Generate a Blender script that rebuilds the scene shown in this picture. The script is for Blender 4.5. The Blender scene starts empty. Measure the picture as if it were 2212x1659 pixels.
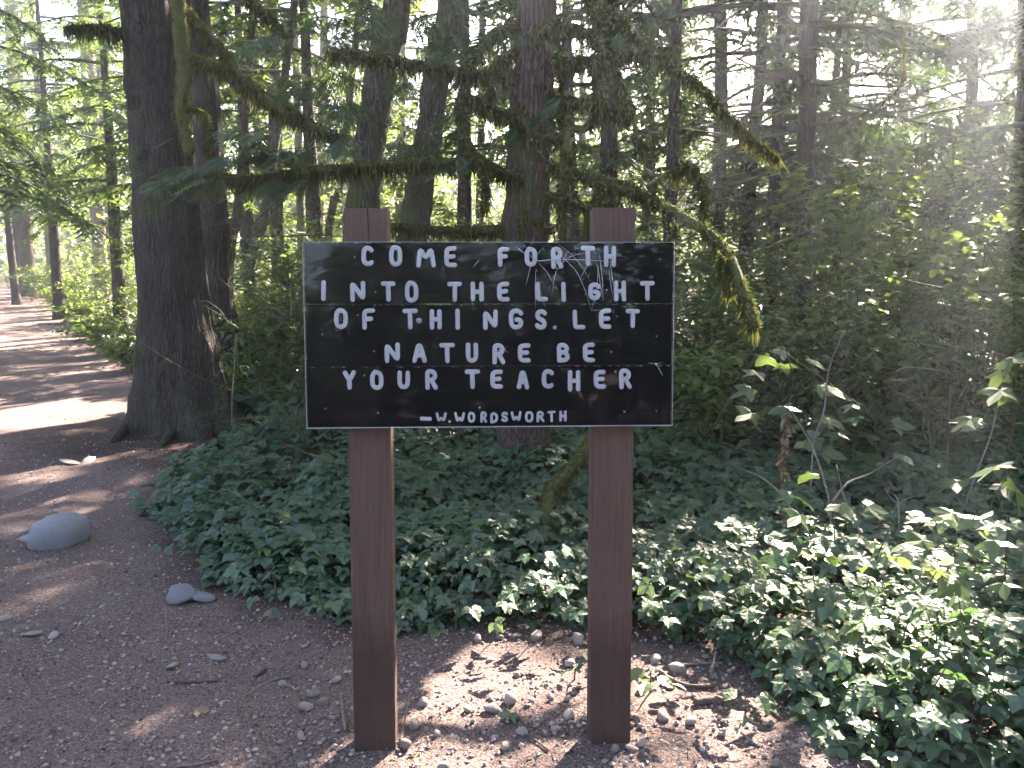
import bpy, math, numpy as np
from mathutils import Vector
rad = math.radians
# ------------------------------------------------------------------ camera, sky, sun, exposure
sc = bpy.context.scene
W, H, FPX = 2212.0, 1659.0, 1789.0
PITCH = rad(8.41); CAMZ = 1.69
cd = bpy.data.cameras.new('camera'); cam = bpy.data.objects.new('camera', cd)
sc.collection.objects.link(cam); sc.camera = cam
cam.location = (0, 0, CAMZ); cam.rotation_euler = (math.pi/2 - PITCH, 0, 0)
cd.sensor_width = 36; cd.lens = FPX/W*36; cd.clip_start = 0.02; cd.clip_end = 2000
SUN_AZ, SUN_EL = rad(29), rad(34)
SUN = np.array([math.sin(SUN_AZ)*math.cos(SUN_EL), math.cos(SUN_AZ)*math.cos(SUN_EL), math.sin(SUN_EL)])
world = bpy.data.worlds.new('World'); sc.world = world; world.use_nodes = True
wn = world.node_tree; bg = wn.nodes['Background']
sky = wn.nodes.new('ShaderNodeTexSky'); sky.sky_type = 'NISHITA'; sky.sun_disc = False
sky.sun_elevation = SUN_EL; sky.sun_rotation = SUN_AZ; sky.air_density = 1.0; sky.dust_density = 3.0; sky.ozone_density = 1.0
wn.links.new(sky.outputs[0], bg.inputs[0]); bg.inputs[1].default_value = 0.05
sl = bpy.data.lights.new('sun', 'SUN'); sl.energy = 4.5; sl.angle = rad(0.55); sl.color = (1.0, 0.93, 0.80)
so = bpy.data.objects.new('sun', sl); sc.collection.objects.link(so); so.location = (30, 60, 45)
so.rotation_euler = Vector(SUN).to_track_quat('Z', 'Y').to_euler()
vs = sc.view_settings; vs.view_transform = 'Standard'; vs.look = 'None'; vs.gamma = 1.0; vs.use_curve_mapping = False
vs.exposure = 3.95
vs.use_white_balance = True; vs.white_balance_temperature = 6500; vs.white_balance_tint = 20
cy = sc.cycles
cy.max_bounces = 6; cy.diffuse_bounces = 3; cy.glossy_bounces = 2; cy.transmission_bounces = 4
cy.transparent_max_bounces = 6; cy.volume_bounces = 0; cy.caustics_reflective = False; cy.caustics_refractive = False
cy.use_adaptive_sampling = True; cy.adaptive_threshold = .03; cy.use_denoising = True; cy.sample_clamp_indirect = 6

# ------------------------------------------------------------------ helpers
SP, CP = math.sin(PITCH), math.cos(PITCH)
def ray(x, y):
    u = (x - W/2)/FPX; v = (H/2 - y)/FPX
    return np.array([u, CP + v*SP, -SP + v*CP])
def P(x, y, Y):
    d = ray(x, y); return np.array([0, 0, CAMZ]) + d*(Y/d[1])
def G(x, y, z=0.0):
    d = ray(x, y); return np.array([0, 0, CAMZ]) + d*((z - CAMZ)/d[2])
def nrm(a):
    return a/np.maximum(np.linalg.norm(a, axis=-1, keepdims=True), 1e-9)
_T = np.random.default_rng(5).random((64, 64, 64)).astype(np.float32)
def noise(p):
    p = np.asarray(p, float); i = np.floor(p).astype(int); f = p - i; f = f*f*(3 - 2*f); r = 0
    for a in (0, 1):
        for b in (0, 1):
            for c in (0, 1):
                w = (f[..., 0] if a else 1-f[..., 0])*(f[..., 1] if b else 1-f[..., 1])*(f[..., 2] if c else 1-f[..., 2])
                r = r + w*_T[(i[..., 0]+a) % 64, (i[..., 1]+b) % 64, (i[..., 2]+c) % 64]
    return r*2 - 1
def fbm(p, o=3):
    p = np.asarray(p, float); return sum(noise(p*2**k + 7.3*k)*0.5**k for k in range(o))
def pip(poly, x, y):
    ins = np.zeros(np.shape(x), bool); n = len(poly)
    for i in range(n):
        x0, y0 = poly[i]; x1, y1 = poly[(i+1) % n]
        if y0 == y1: continue
        c = ((y0 > y) != (y1 > y)) & (x < (x1-x0)*(y-y0)/(y1-y0) + x0); ins ^= c
    return ins
def sdist(poly, x, y):
    x = np.asarray(x, float); y = np.asarray(y, float); d = np.full(np.shape(x), 1e9); n = len(poly)
    for i in range(n):
        a = np.array(poly[i]); b = np.array(poly[(i+1) % n]); e = b - a
        t = np.clip(((x-a[0])*e[0] + (y-a[1])*e[1])/(e@e + 1e-12), 0, 1)
        d = np.minimum(d, np.hypot(x-a[0]-t*e[0], y-a[1]-t*e[1]))
    return np.where(pip(poly, x, y), d, -d)
# bare soil / path border, measured on the ground
_b = [(20,622),(110,668),(185,728),(300,800),(330,850),(470,965),(390,1010),(335,1075),(345,1150),(400,1225),(520,1290),(640,1325),(760,1365),
      (900,1375),(1000,1360),(1250,1365),(1390,1370),(1540,1400),(1640,1450),(1720,1520),(1830,1600),(1960,1680)]
BORD = [tuple(G(*q)[:2]) for q in _b]
VEG = BORD + [(6, 1.2), (70, 1.0), (90, 160), (-50, 160)]
_pl = [(-38, 58), (-16, 23), (-11.5, 14), (-9, 8), (-8, 3), (-9, -20), (-80, -20), (-120, 60), (-120, 160), (-60, 160)]
VEGL = _pl
def vegd(x, y): return np.maximum(sdist(VEG, x, y), sdist(VEGL, x, y))
def terrain(x, y):
    x = np.asarray(x, float); y = np.asarray(y, float); q = np.stack([x, y, np.zeros_like(x)], -1)
    far = np.clip((np.hypot(x, y) - 9)/20, 0, 1)
    z = .022*noise(q*.9 + 3) + .010*noise(q*3.1) + .10*far*noise(q*.17)
    return z*(0.35 + .65*np.clip(np.abs(y-2.7), 0, 1))
def tz(x, y): return float(terrain(np.array([x]), np.array([y]))[0])

class MB:                                         # collects triangles and quads for one mesh
    def __init__(s): s.v = []; s.f = []; s.m = []; s.a = []; s.n = 0; s.sm = []
    def add(s, v, f, mat=0, var=0.5, smooth=False):
        v = np.asarray(v, np.float32).reshape(-1, 3); f = np.asarray(f, np.int64)
        if f.shape[1] == 4: f = np.concatenate([f[:, [0, 1, 2]], f[:, [0, 2, 3]]])
        s.v.append(v); s.f.append(f + s.n); s.n += len(v)
        s.m.append(np.full(len(f), mat, np.int32)); s.sm.append(np.full(len(f), smooth, bool))
        s.a.append(np.broadcast_to(np.asarray(var, np.float32), (len(v),)).copy())
    def inst(s, T, pos, X, up, scale, var, mat=0):
        tv, tf = T; pos = np.asarray(pos, float); N = len(pos)
        if N == 0: return
        X = nrm(X); Y = nrm(np.cross(up, X)); Z = np.cross(X, Y); R = np.stack([X, Y, Z], -1)
        sc_ = np.broadcast_to(np.asarray(scale, float), (N,))
        v = np.einsum('nij,kj->nki', R, tv)*sc_[:, None, None] + pos[:, None, :]
        k = len(tv); f = (tf[None] + (np.arange(N)*k)[:, None, None]).reshape(-1, 3)
        s.add(v.reshape(-1, 3), f, mat, np.repeat(np.broadcast_to(var, (N,)), k))
    def tube(s, pts, radii, n=8, mat=0, var=.5, rough=0.0, rf=4.0, cap=True, smooth=True, squash=1.0):
        pts = np.asarray(pts, float); m = len(pts); radii = np.atleast_1d(np.asarray(radii, float)); radii = np.interp(np.linspace(0, 1, m), np.linspace(0, 1, max(len(radii), 2)), radii if len(radii) > 1 else np.repeat(radii, 2))
        t = nrm(np.gradient(pts, axis=0)); ref = np.array([0, 0, 1.]) if abs(t[0][2]) < .8 else np.array([1., 0, 0])
        u = np.zeros((m, 3)); uu = nrm(np.cross(t[0], ref))
        for i in range(m):
            uu = nrm(uu - t[i]*(uu@t[i])); u[i] = uu
        w = np.cross(t, u); a = np.arange(n)/n*2*math.pi
        d = u[:, None]*np.cos(a)[None, :, None] + w[:, None]*np.sin(a)[None, :, None]*squash
        r = radii[:, None, None]
        if rough: r = r*(1 + rough*fbm((pts[:, None] + d*r)*rf, 2)[..., None])
        v = (pts[:, None] + d*r).reshape(-1, 3)
        i = np.arange(m-1)[:, None]*n; j = np.arange(n)[None]; j2 = (j+1) % n
        f = np.stack([i+j, i+j2, i+n+j2, i+n+j], -1).reshape(-1, 4)
        f = np.concatenate([f[:, [0, 1, 2]], f[:, [0, 2, 3]]])
        if cap:
            v = np.concatenate([v, pts[:1], pts[-1:]]); c0 = m*n; jj = np.arange(n)
            f = np.concatenate([f, np.stack([np.full(n, c0), (jj+1) % n, jj], -1), np.stack([np.full(n, c0+1), (m-1)*n+jj, (m-1)*n+(jj+1) % n], -1)])
        s.add(v, f, mat, var, smooth)
    def mesh(s, name, mats, origin=(0, 0, 0)):
        v = np.concatenate(s.v) - np.asarray(origin, np.float32); f = np.concatenate(s.f).astype(np.int32)
        me = bpy.data.meshes.new(name); me.vertices.add(len(v)); me.vertices.foreach_set('co', v.ravel())
        me.loops.add(f.size); me.loops.foreach_set('vertex_index', f.ravel())
        me.polygons.add(len(f)); me.polygons.foreach_set('loop_start', np.arange(0, f.size, 3, dtype=np.int32))
        for m in mats: me.materials.append(m)
        me.update(calc_edges=True)
        me.polygons.foreach_set('material_index', np.concatenate(s.m)); me.polygons.foreach_set('use_smooth', np.concatenate(s.sm))
        at = me.attributes.new('var', 'FLOAT', 'POINT'); at.data.foreach_set('value', np.concatenate(s.a).astype(np.float32))
        me.update(); return me
    def build(s, name, mats, parent=None, origin=None):
        if not isinstance(mats, (list, tuple)): mats = [mats]
        if origin is None: origin = parent['_o'] if parent is not None and '_o' in parent else (0, 0, 0)
        return link(name, s.mesh(name, mats, origin), parent)
def link(name, me, parent=None, loc=None):
    o = bpy.data.objects.new(name, me); sc.collection.objects.link(o)
    if parent is not None: o.parent = parent
    if loc is not None: o.location = loc
    return o
def tag(o, label=None, cat=None, group=None, kind=None):
    for k, v in (('label', label), ('category', cat), ('group', group), ('kind', kind)):
        if v: o[k] = v
    return o
def root(name, loc, label, cat, group=None):
    o = bpy.data.objects.new(name, None); sc.collection.objects.link(o); o.location = [float(c) for c in loc]; o.empty_display_size = .1
    o['_o'] = [float(c) for c in loc]
    return tag(o, label, cat, group)
def curve(pts, n=24):                            # smooth curve through points (Catmull-Rom)
    p = np.asarray(pts, float); p = np.concatenate([2*p[:1]-p[1:2], p, 2*p[-1:]-p[-2:-1]]); m = len(p)-3
    t = np.linspace(0, m-1e-6, n); i = t.astype(int); f = (t-i)[:, None]
    a, b, c, d = p[i], p[i+1], p[i+2], p[i+3]
    return .5*((2*b) + (c-a)*f + (2*a-5*b+4*c-d)*f**2 + (3*b-a-3*c+d)*f**3)

# ------------------------------------------------------------------ materials
def mat(name):
    m = bpy.data.materials.new(name); m.use_nodes = True; nt = m.node_tree; nt.nodes.clear()
    out = nt.nodes.new('ShaderNodeOutputMaterial'); return m, nt, out
def nd(nt, typ, **kw):
    n = nt.nodes.new(typ)
    for k, v in kw.items():
        if k.startswith('i_'):
            key = k[2:]; n.inputs[int(key) if key.isdigit() else key.replace('_', ' ')].default_value = v
        else: setattr(n, k, v)
    return n
def mapped(nt, scale, coord='Object'):
    tc = nd(nt, 'ShaderNodeTexCoord'); mp = nd(nt, 'ShaderNodeMapping'); mp.inputs['Scale'].default_value = scale
    nt.links.new(tc.outputs[coord], mp.inputs[0]); return mp.outputs[0]
def nz(nt, vec, scale, detail=4, rough=.55, dist=0):
    n = nd(nt, 'ShaderNodeTexNoise'); n.inputs['Scale'].default_value = scale; n.inputs['Detail'].default_value = detail
    n.inputs['Roughness'].default_value = rough; n.inputs['Distortion'].default_value = dist
    nt.links.new(vec, n.inputs['Vector']); return n.outputs['Fac']
def ramp(nt, fac, stops):
    r = nd(nt, 'ShaderNodeValToRGB'); e = r.color_ramp.elements
    while len(e) > 1: e.remove(e[-1])
    for i, (p, c) in enumerate(stops):
        el = e[0] if i == 0 else e.new(p)
        el.position = p; el.color = (*c, 1) if len(c) == 3 else c
    nt.links.new(fac, r.inputs[0]); return r.outputs[0]
def mixc(nt, fac, a, b, typ='MIX'):
    n = nd(nt, 'ShaderNodeMix', data_type='RGBA', blend_type=typ)
    for s, v in ((0, fac), (6, a), (7, b)):
        if hasattr(v, 'links'): nt.links.new(v, n.inputs[s])
        else: n.inputs[s].default_value = v if s == 0 else ((*v, 1) if len(v) == 3 else v)
    return n.outputs[2]
def mth(nt, op, a, b=0.0):
    n = nd(nt, 'ShaderNodeMath', operation=op)
    for s, v in ((0, a), (1, b)):
        if hasattr(v, 'links'): nt.links.new(v, n.inputs[s])
        else: n.inputs[s].default_value = v
    return n.outputs[0]
def bump(nt, h, strength, dist):
    b = nd(nt, 'ShaderNodeBump'); b.inputs['Strength'].default_value = strength; b.inputs['Distance'].default_value = dist
    nt.links.new(h, b.inputs['Height']); return b.outputs[0]
def prin(nt, out, col, rough=.8, normal=None, spec=.3):
    p = nd(nt, 'ShaderNodeBsdfPrincipled')
    if hasattr(col, 'links'): nt.links.new(col, p.inputs['Base Color'])
    else: p.inputs['Base Color'].default_value = (*col, 1)
    if hasattr(rough, 'links'): nt.links.new(rough, p.inputs['Roughness'])
    else: p.inputs['Roughness'].default_value = rough
    p.inputs['Specular IOR Level'].default_value = spec
    if normal is not None: nt.links.new(normal, p.inputs['Normal'])
    nt.links.new(p.outputs[0], out.inputs[0]); return p
def leaf_mat(name, dark, mid, light, trans, tfac=.4, gloss=.06, rough=.42):
    m, nt, out = mat(name); at = nd(nt, 'ShaderNodeAttribute', attribute_name='var')
    c = ramp(nt, at.outputs['Fac'], [(0, dark), (.5, mid), (.93, light), (1, tuple(np.array(light)*np.array([1.7, 1.15, .6])))])
    d = nd(nt, 'ShaderNodeBsdfDiffuse'); nt.links.new(c, d.inputs[0])
    t = nd(nt, 'ShaderNodeBsdfTranslucent'); nt.links.new(mixc(nt, .55, c, trans), t.inputs[0])
    g = nd(nt, 'ShaderNodeBsdfGlossy'); g.inputs['Roughness'].default_value = rough; g.inputs[0].default_value = (1, .97, .86, 1)
    a = nd(nt, 'ShaderNodeMixShader'); a.inputs[0].default_value = tfac
    nt.links.new(d.outputs[0], a.inputs[1]); nt.links.new(t.outputs[0], a.inputs[2])
    b = nd(nt, 'ShaderNodeMixShader'); b.inputs[0].default_value = gloss
    nt.links.new(a.outputs[0], b.inputs[1]); nt.links.new(g.outputs[0], b.inputs[2]); nt.links.new(b.outputs[0], out.inputs[0])
    return m
def bark_mat(name, dark, light, moss=0.0, scale=1.0, mossc=(.055, .075, .02)):
    m, nt, out = mat(name)
    v = mapped(nt, (9*scale, 9*scale, 1.6*scale)); n1 = nz(nt, v, 3.0, 6, .65, .6)
    v2 = mapped(nt, (1, 1, 1)); n2 = nz(nt, v2, 2.2, 4); n3 = nz(nt, v2, 40*scale, 3)
    vo = nd(nt, 'ShaderNodeTexVoronoi', feature='DISTANCE_TO_EDGE'); vo.inputs['Scale'].default_value = 5.0
    nt.links.new(mapped(nt, (7*scale, 7*scale, 1.1*scale)), vo.inputs['Vector'])
    h = mth(nt, 'ADD', mth(nt, 'MULTIPLY', n1, 1.0), mth(nt, 'MINIMUM', mth(nt, 'MULTIPLY', vo.outputs[0], 3.0), .6))
    c = ramp(nt, mth(nt, 'MULTIPLY', h, .62), [(.15, dark), (.75, light)])
    c = mixc(nt, ramp(nt, n2, [(.35, (0, 0, 0)), (.7, (.6, .6, .6))]), c, tuple(np.array(light)*1.15))
    if moss > 0:
        mk = ramp(nt, mth(nt, 'ADD', mth(nt, 'MULTIPLY', n2, .8), mth(nt, 'MULTIPLY', n3, .25)), [(max(.02, .62-moss*.5), (0, 0, 0)), (max(.12, .75-moss*.5), (1, 1, 1))])
        c = mixc(nt, mk, c, mixc(nt, n3, mossc, tuple(np.array(mossc)*1.9)))
    prin(nt, out, c, .9, bump(nt, mth(nt, 'ADD', h, mth(nt, 'MULTIPLY', n3, .3)), .9, .02/scale), .15)
    return m
M = {}
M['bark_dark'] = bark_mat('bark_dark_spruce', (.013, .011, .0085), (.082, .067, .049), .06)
M['bark_red'] = bark_mat('bark_red_cedar', (.030, .021, .016), (.115, .078, .058), .16)
M['bark_maple'] = bark_mat('bark_mossy_maple', (.030, .025, .017), (.112, .090, .062), .26)
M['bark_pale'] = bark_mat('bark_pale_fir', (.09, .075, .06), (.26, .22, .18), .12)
M['bark_twig'] = bark_mat('bark_twig', (.05, .04, .03), (.15, .12, .09), .3, 3)
M['moss_bark'] = bark_mat('moss_covered_bark', (.04, .035, .022), (.08, .07, .045), .95, 3, (.065, .070, .022))
M['moss_bright'] = bark_mat('bright_moss_bark', (.045, .04, .02), (.09, .08, .045), .95, 3, (.080, .082, .024))
M['stick_dark'] = bark_mat('dark_stick', (.06, .045, .036), (.17, .13, .105), 0, 5)
M['moss'] = leaf_mat('hanging_moss', (.040, .044, .014), (.080, .086, .028), (.13, .13, .045), (.17, .18, .03), .35, .0)
M['twig_pale'] = bark_mat('dry_twig', (.13, .10, .08), (.30, .25, .20), .0, 5)
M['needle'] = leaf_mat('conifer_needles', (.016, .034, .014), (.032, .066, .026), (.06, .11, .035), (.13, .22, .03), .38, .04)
M['spray'] = leaf_mat('cedar_spray', (.05, .085, .05), (.085, .13, .075), (.12, .17, .09), (.16, .24, .06), .3, .05)
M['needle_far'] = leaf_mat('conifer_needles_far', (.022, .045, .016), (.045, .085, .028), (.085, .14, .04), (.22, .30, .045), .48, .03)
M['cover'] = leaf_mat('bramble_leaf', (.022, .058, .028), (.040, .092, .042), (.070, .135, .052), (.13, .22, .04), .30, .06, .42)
M['cover_sunlit'] = leaf_mat('leaf_sunny', (.035, .07, .025), (.065, .115, .04), (.11, .16, .055), (.22, .30, .05), .38, .07, .42)  # lighter bramble leaf, sunlight put into the colour of plants in sun patches
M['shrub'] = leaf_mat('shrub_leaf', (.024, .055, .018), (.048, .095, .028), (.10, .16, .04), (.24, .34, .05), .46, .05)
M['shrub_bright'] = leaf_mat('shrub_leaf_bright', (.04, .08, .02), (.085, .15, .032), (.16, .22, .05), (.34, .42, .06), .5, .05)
M['litter'] = leaf_mat('leaf_litter', (.020, .013, .010), (.085, .055, .038), (.34, .26, .19), (.2, .11, .05), .1, .03)
M['dead_leaf'] = leaf_mat('dead_leaf', (.06, .038, .022), (.125, .082, .048), (.24, .165, .085), (.2, .11, .05), .2, .05)

def soil_mat():
    m, nt, out = mat('soil'); v = mapped(nt, (1, 1, 1))
    at = nd(nt, 'ShaderNodeAttribute', attribute_name='var')          # 1 = trodden path, 0 = leaf mould under plants
    n1 = nz(nt, v, 1.3, 5, .6); n2 = nz(nt, v, 14, 5, .7); n3 = nz(nt, v, 90, 4, .7); n4 = nz(nt, v, 3.6, 3)
    path = mixc(nt, n2, (.115, .076, .062), (.225, .165, .138)); path = mixc(nt, ramp(nt, n1, [(.35, (0, 0, 0)), (.65, (1, 1, 1))]), path, (.205, .150, .126))
    duff = mixc(nt, n2, (.040, .026, .019), (.125, .078, .056))
    k = ramp(nt, mth(nt, 'ADD', mth(nt, 'MULTIPLY', at.outputs['Fac'], 1.0), mth(nt, 'MULTIPLY', mth(nt, 'SUBTRACT', n4, .5), .7)), [(.2, (0, 0, 0)), (.8, (1, 1, 1))])
    c = mixc(nt, k, duff, path)
    vo = nd(nt, 'ShaderNodeTexVoronoi', feature='F1'); vo.inputs['Scale'].default_value = 60; nt.links.new(v, vo.inputs['Vector'])
    speck = ramp(nt, vo.outputs['Distance'], [(.0, (1, 1, 1)), (.26, (1, 1, 1)), (.36, (0, 0, 0))])
    sel = ramp(nt, nd_sep(nt, vo.outputs['Color']), [(.66, (0, 0, 0)), (.72, (1, 1, 1))])
    sk = mth(nt, 'MULTIPLY', speck, sel)
    c = mixc(nt, mth(nt, 'MULTIPLY', sk, .75), c, mixc(nt, n3, (.34, .27, .235), (.50, .43, .39)))
    dk = ramp(nt, n3, [(.36, (.34, .32, .32)), (.56, (1.12, 1.12, 1.12))]); c = mixc(nt, 1.0, c, dk, 'MULTIPLY')
    h = mth(nt, 'ADD', mth(nt, 'ADD', mth(nt, 'MULTIPLY', n3, .5), n2), mth(nt, 'MULTIPLY', sk, .5))
    prin(nt, out, c, .95, bump(nt, h, 1.0, .022), .12); return m
def nd_sep(nt, c):
    s = nd(nt, 'ShaderNodeSeparateColor'); nt.links.new(c, s.inputs[0]); return s.outputs[0]
M['soil'] = soil_mat()
def stone_mat(name, a, b):
    m, nt, out = mat(name); v = mapped(nt, (1, 1, 1)); n1 = nz(nt, v, 9, 5); n2 = nz(nt, v, 120, 4, .7)
    oi = nd(nt, 'ShaderNodeObjectInfo'); at = nd(nt, 'ShaderNodeAttribute', attribute_name='var')
    c = mixc(nt, n1, a, b); c = mixc(nt, mth(nt, 'MULTIPLY', n2, .55), c, tuple(np.array(b)*1.15))
    k = mth(nt, 'ADD', .66, mth(nt, 'MULTIPLY', mth(nt, 'ADD', mth(nt, 'MULTIPLY', oi.outputs['Random'], .6), mth(nt, 'MULTIPLY', at.outputs['Fac'], .4)), .85))
    cc = nd(nt, 'ShaderNodeCombineColor'); [nt.links.new(k, cc.inputs[i]) for i in range(3)]
    n5 = nz(nt, v, 28, 5, .7); c = mixc(nt, ramp(nt, n5, [(.5, (0, 0, 0)), (.75, (.35, .35, .35))]), c, tuple(np.array(a)*.7))
    prin(nt, out, mixc(nt, 1.0, c, cc.outputs[0], 'MULTIPLY'), .88, bump(nt, mth(nt, 'ADD', n2, mth(nt, 'MULTIPLY', n5, 1.5)), .8, .008), .2); return m
M['stone'] = stone_mat('river_stone', (.27, .215, .18), (.46, .39, .34))
M['stone_grey'] = stone_mat('grey_boulder', (.22, .21, .205), (.38, .365, .36))
M['gravel'] = stone_mat('gravel_chip', (.22, .17, .145), (.50, .43, .38))
def post_mat():
    m, nt, out = mat('stained_post_wood'); v = mapped(nt, (30, 30, 1.3)); n1 = nz(nt, v, 3, 6, .6, .8)
    o = mapped(nt, (1, 1, 1)); n2 = nz(nt, o, 5, 4); n3 = nz(nt, mapped(nt, (90, 90, 3)), 4, 3, .6)
    c = ramp(nt, n1, [(.28, (.086, .050, .036)), (.55, (.122, .074, .055)), (.8, (.146, .094, .072))])
    c = mixc(nt, ramp(nt, n2, [(.52, (0, 0, 0)), (.78, (.5, .5, .5))]), c, (.12, .085, .07))
    sx = nd(nt, 'ShaderNodeSeparateXYZ'); nt.links.new(o, sx.inputs[0])
    wet = ramp(nt, mth(nt, 'ADD', sx.outputs[2], mth(nt, 'MULTIPLY', mth(nt, 'SUBTRACT', n2, .5), .35)), [(.30, (1, 1, 1)), (.52, (0, 0, 0))])
    c = mixc(nt, mth(nt, 'MULTIPLY', wet, .55), c, (.038, .024, .019))
    kn = nd(nt, 'ShaderNodeTexVoronoi', feature='F1'); kn.inputs['Scale'].default_value = 3.1; nt.links.new(mapped(nt, (1, 1, .55)), kn.inputs['Vector'])
    c = mixc(nt, ramp(nt, kn.outputs['Distance'], [(.035, (.8, .8, .8)), (.07, (0, 0, 0))]), c, (.035, .02, .016))
    prin(nt, out, c, .8, bump(nt, mth(nt, 'ADD', n1, n3), .35, .003), .2); return m
M['post'] = post_mat()
def plank_mat():
    m, nt, out = mat('dark_painted_plank'); n1 = nz(nt, mapped(nt, (1.2, 30, 26)), 3, 5, .6, .7); n2 = nz(nt, mapped(nt, (1, 1, 1)), 4, 3)
    n3 = nz(nt, mapped(nt, (1, 1, 1)), 160, 2)
    c = ramp(nt, n1, [(.25, (.0050, .0048, .0060)), (.8, (.0115, .0105, .0125))])
    c = mixc(nt, mth(nt, 'MULTIPLY', n2, .4), c, (.009, .008, .009))
    c = mixc(nt, ramp(nt, n3, [(.80, (0, 0, 0)), (.84, (.6, .6, .6))]), c, (.22, .19, .18))
    prin(nt, out, c, .6, bump(nt, n1, .25, .002), .08); return m
M['plank'] = plank_mat()
def simple(name, col, rough=.6, bsc=0, bst=.2, var=.12, spec=.3, metal=0):
    m, nt, out = mat(name); n = nz(nt, mapped(nt, (1, 1, 1)), bsc or 30, 4)
    c = mixc(nt, n, tuple(np.array(col)*(1-var)), tuple(np.minimum(np.array(col)*(1+var), .95)))
    p = prin(nt, out, c, rough, bump(nt, n, bst, .002), spec); p.inputs['Metallic'].default_value = metal; return m
M['letter'] = simple('white_letter_paint', (.88, .84, .83), .6, 120, .4, .05)
M['rawwood'] = simple('chipped_raw_wood', (.42, .38, .31), .9, 200, .4, .3)
M['screw'] = simple('steel_screw', (.28, .27, .27), .4, 60, .1, .2, .5, .7)
M['scratch'] = simple('scratched_plastic', (.62, .60, .60), .6, 300, .3, .25)
M['pane_edge'] = simple('plastic_sheet_edge', (.50, .49, .50), .4, 50, .1, .1)
def pane_mat():
    m, nt, out = mat('clear_acrylic'); fr = nd(nt, 'ShaderNodeFresnel'); fr.inputs[0].default_value = 1.45
    t = nd(nt, 'ShaderNodeBsdfTransparent'); t.inputs[0].default_value = (.99, .985, .995, 1)
    g = nd(nt, 'ShaderNodeBsdfGlossy'); g.inputs['Roughness'].default_value = .02
    
    mx = nd(nt, 'ShaderNodeMixShader'); nt.links.new(fr.outputs[0], mx.inputs[0]); nt.links.new(t.outputs[0], mx.inputs[1]); nt.links.new(g.outputs[0], mx.inputs[2])
    nt.links.new(mx.outputs[0], out.inputs[0]); return m
M['pane'] = pane_mat()

# ------------------------------------------------------------------ leaf templates
def T_leaf(w=.34, fold=.10, droop=.10):
    mid = [(0, 0, 0), (.3, 0, 0), (.62, 0, -droop*.3), (1, 0, -droop)]; L = [(.20, w*.82, fold*.8), (.52, w, fold), (.82, w*.52, fold*.2)]
    v = np.array(mid + L + [(a, -b, c) for a, b, c in L], float); f = []
    for s, o in ((0, 4), (1, 7)):
        q = [(0, 1, o), (1, o+1, o), (1, 2, o+1), (2, o+2, o+1), (2, 3, o+2)]
        f += [(a, b, c) if s else (a, c, b) for a, b, c in q]
    return v, np.array(f)
def T_tri(w=.40):                                # cheap leaf: 4 triangles, folded
    v = np.array([(0, 0, 0), (.45, w, .09), (1, 0, -.08), (.45, -w, .09), (.55, 0, 0)], float)
    return v, np.array([(0, 4, 1), (1, 4, 2), (0, 3, 4), (3, 2, 4)])
def comb(parts):
    v = []; f = []; n = 0
    for (tv, tf), s, ang, off, tilt in parts:
        c, sn = math.cos(ang), math.sin(ang); q = tv*s; q = np.stack([q[:, 0]*c - q[:, 1]*sn, q[:, 0]*sn + q[:, 1]*c, q[:, 2] - tilt*np.hypot(q[:, 0], q[:, 1])], -1) + np.array(off)
        v.append(q); f.append(tf + n); n += len(q)
    return np.concatenate(v), np.concatenate(f)
def T_trifol(leaf):
    return comb([(leaf, .62, 0, (.38, 0, 0), .12), (leaf, .52, 1.25, (.34, .02, 0), .1), (leaf, .52, -1.25, (.34, -.02, 0), .1)])
def T_maple():
    pts = []; tips = [(-2.3, .42), (-1.15, .74), (0, 1.0), (1.15, .74), (2.3, .42)]
    ring = [(-2.9, .12)]
    for i, (a, r) in enumerate(tips):
        ring += [(a-.26, r*.70), (a, r), (a+.26, r*.70)]
        if i < 4: ring.append(((a + tips[i+1][0])/2, .42 if 0 < i < 3 else .36))
    ring.append((2.9, .12))
    v = [(0, 0, 0)] + [(.32 + r*math.cos(a)*.68, r*math.sin(a)*.72, -.12*r*r + .05*math.sin(3*a)) for a, r in ring]
    v[0] = (.30, 0, .03); n = len(v)
    return np.array(v, float), np.array([(0, i, i+1) for i in range(1, n-1)])
def T_serr():                                    # larger single leaf with toothed edge for near leaves
    xs = np.linspace(0, 1, 9); wv = .36*np.sin(np.pi*np.clip(xs, 0, 1)**.75)**.9; v = []; f = []
    for i, x in enumerate(xs):
        t = wv[i]*(1.10 if i % 2 else .90)
        v += [(x, 0, -.14*x*x), (x-.03*(i % 2), t, .10*math.sin(x*3.1)*.9 - .14*x*x), (x-.03*(i % 2), -t, .10*math.sin(x*3.1)*.9 - .14*x*x)]
    for i in range(8):
        a = i*3; b = a+3
        f += [(a, b, b+1), (a, b+1, a+1), (a, b+2, b), (a, a+2, b+2)]
    return np.array(v, float), np.array(f)
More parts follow.
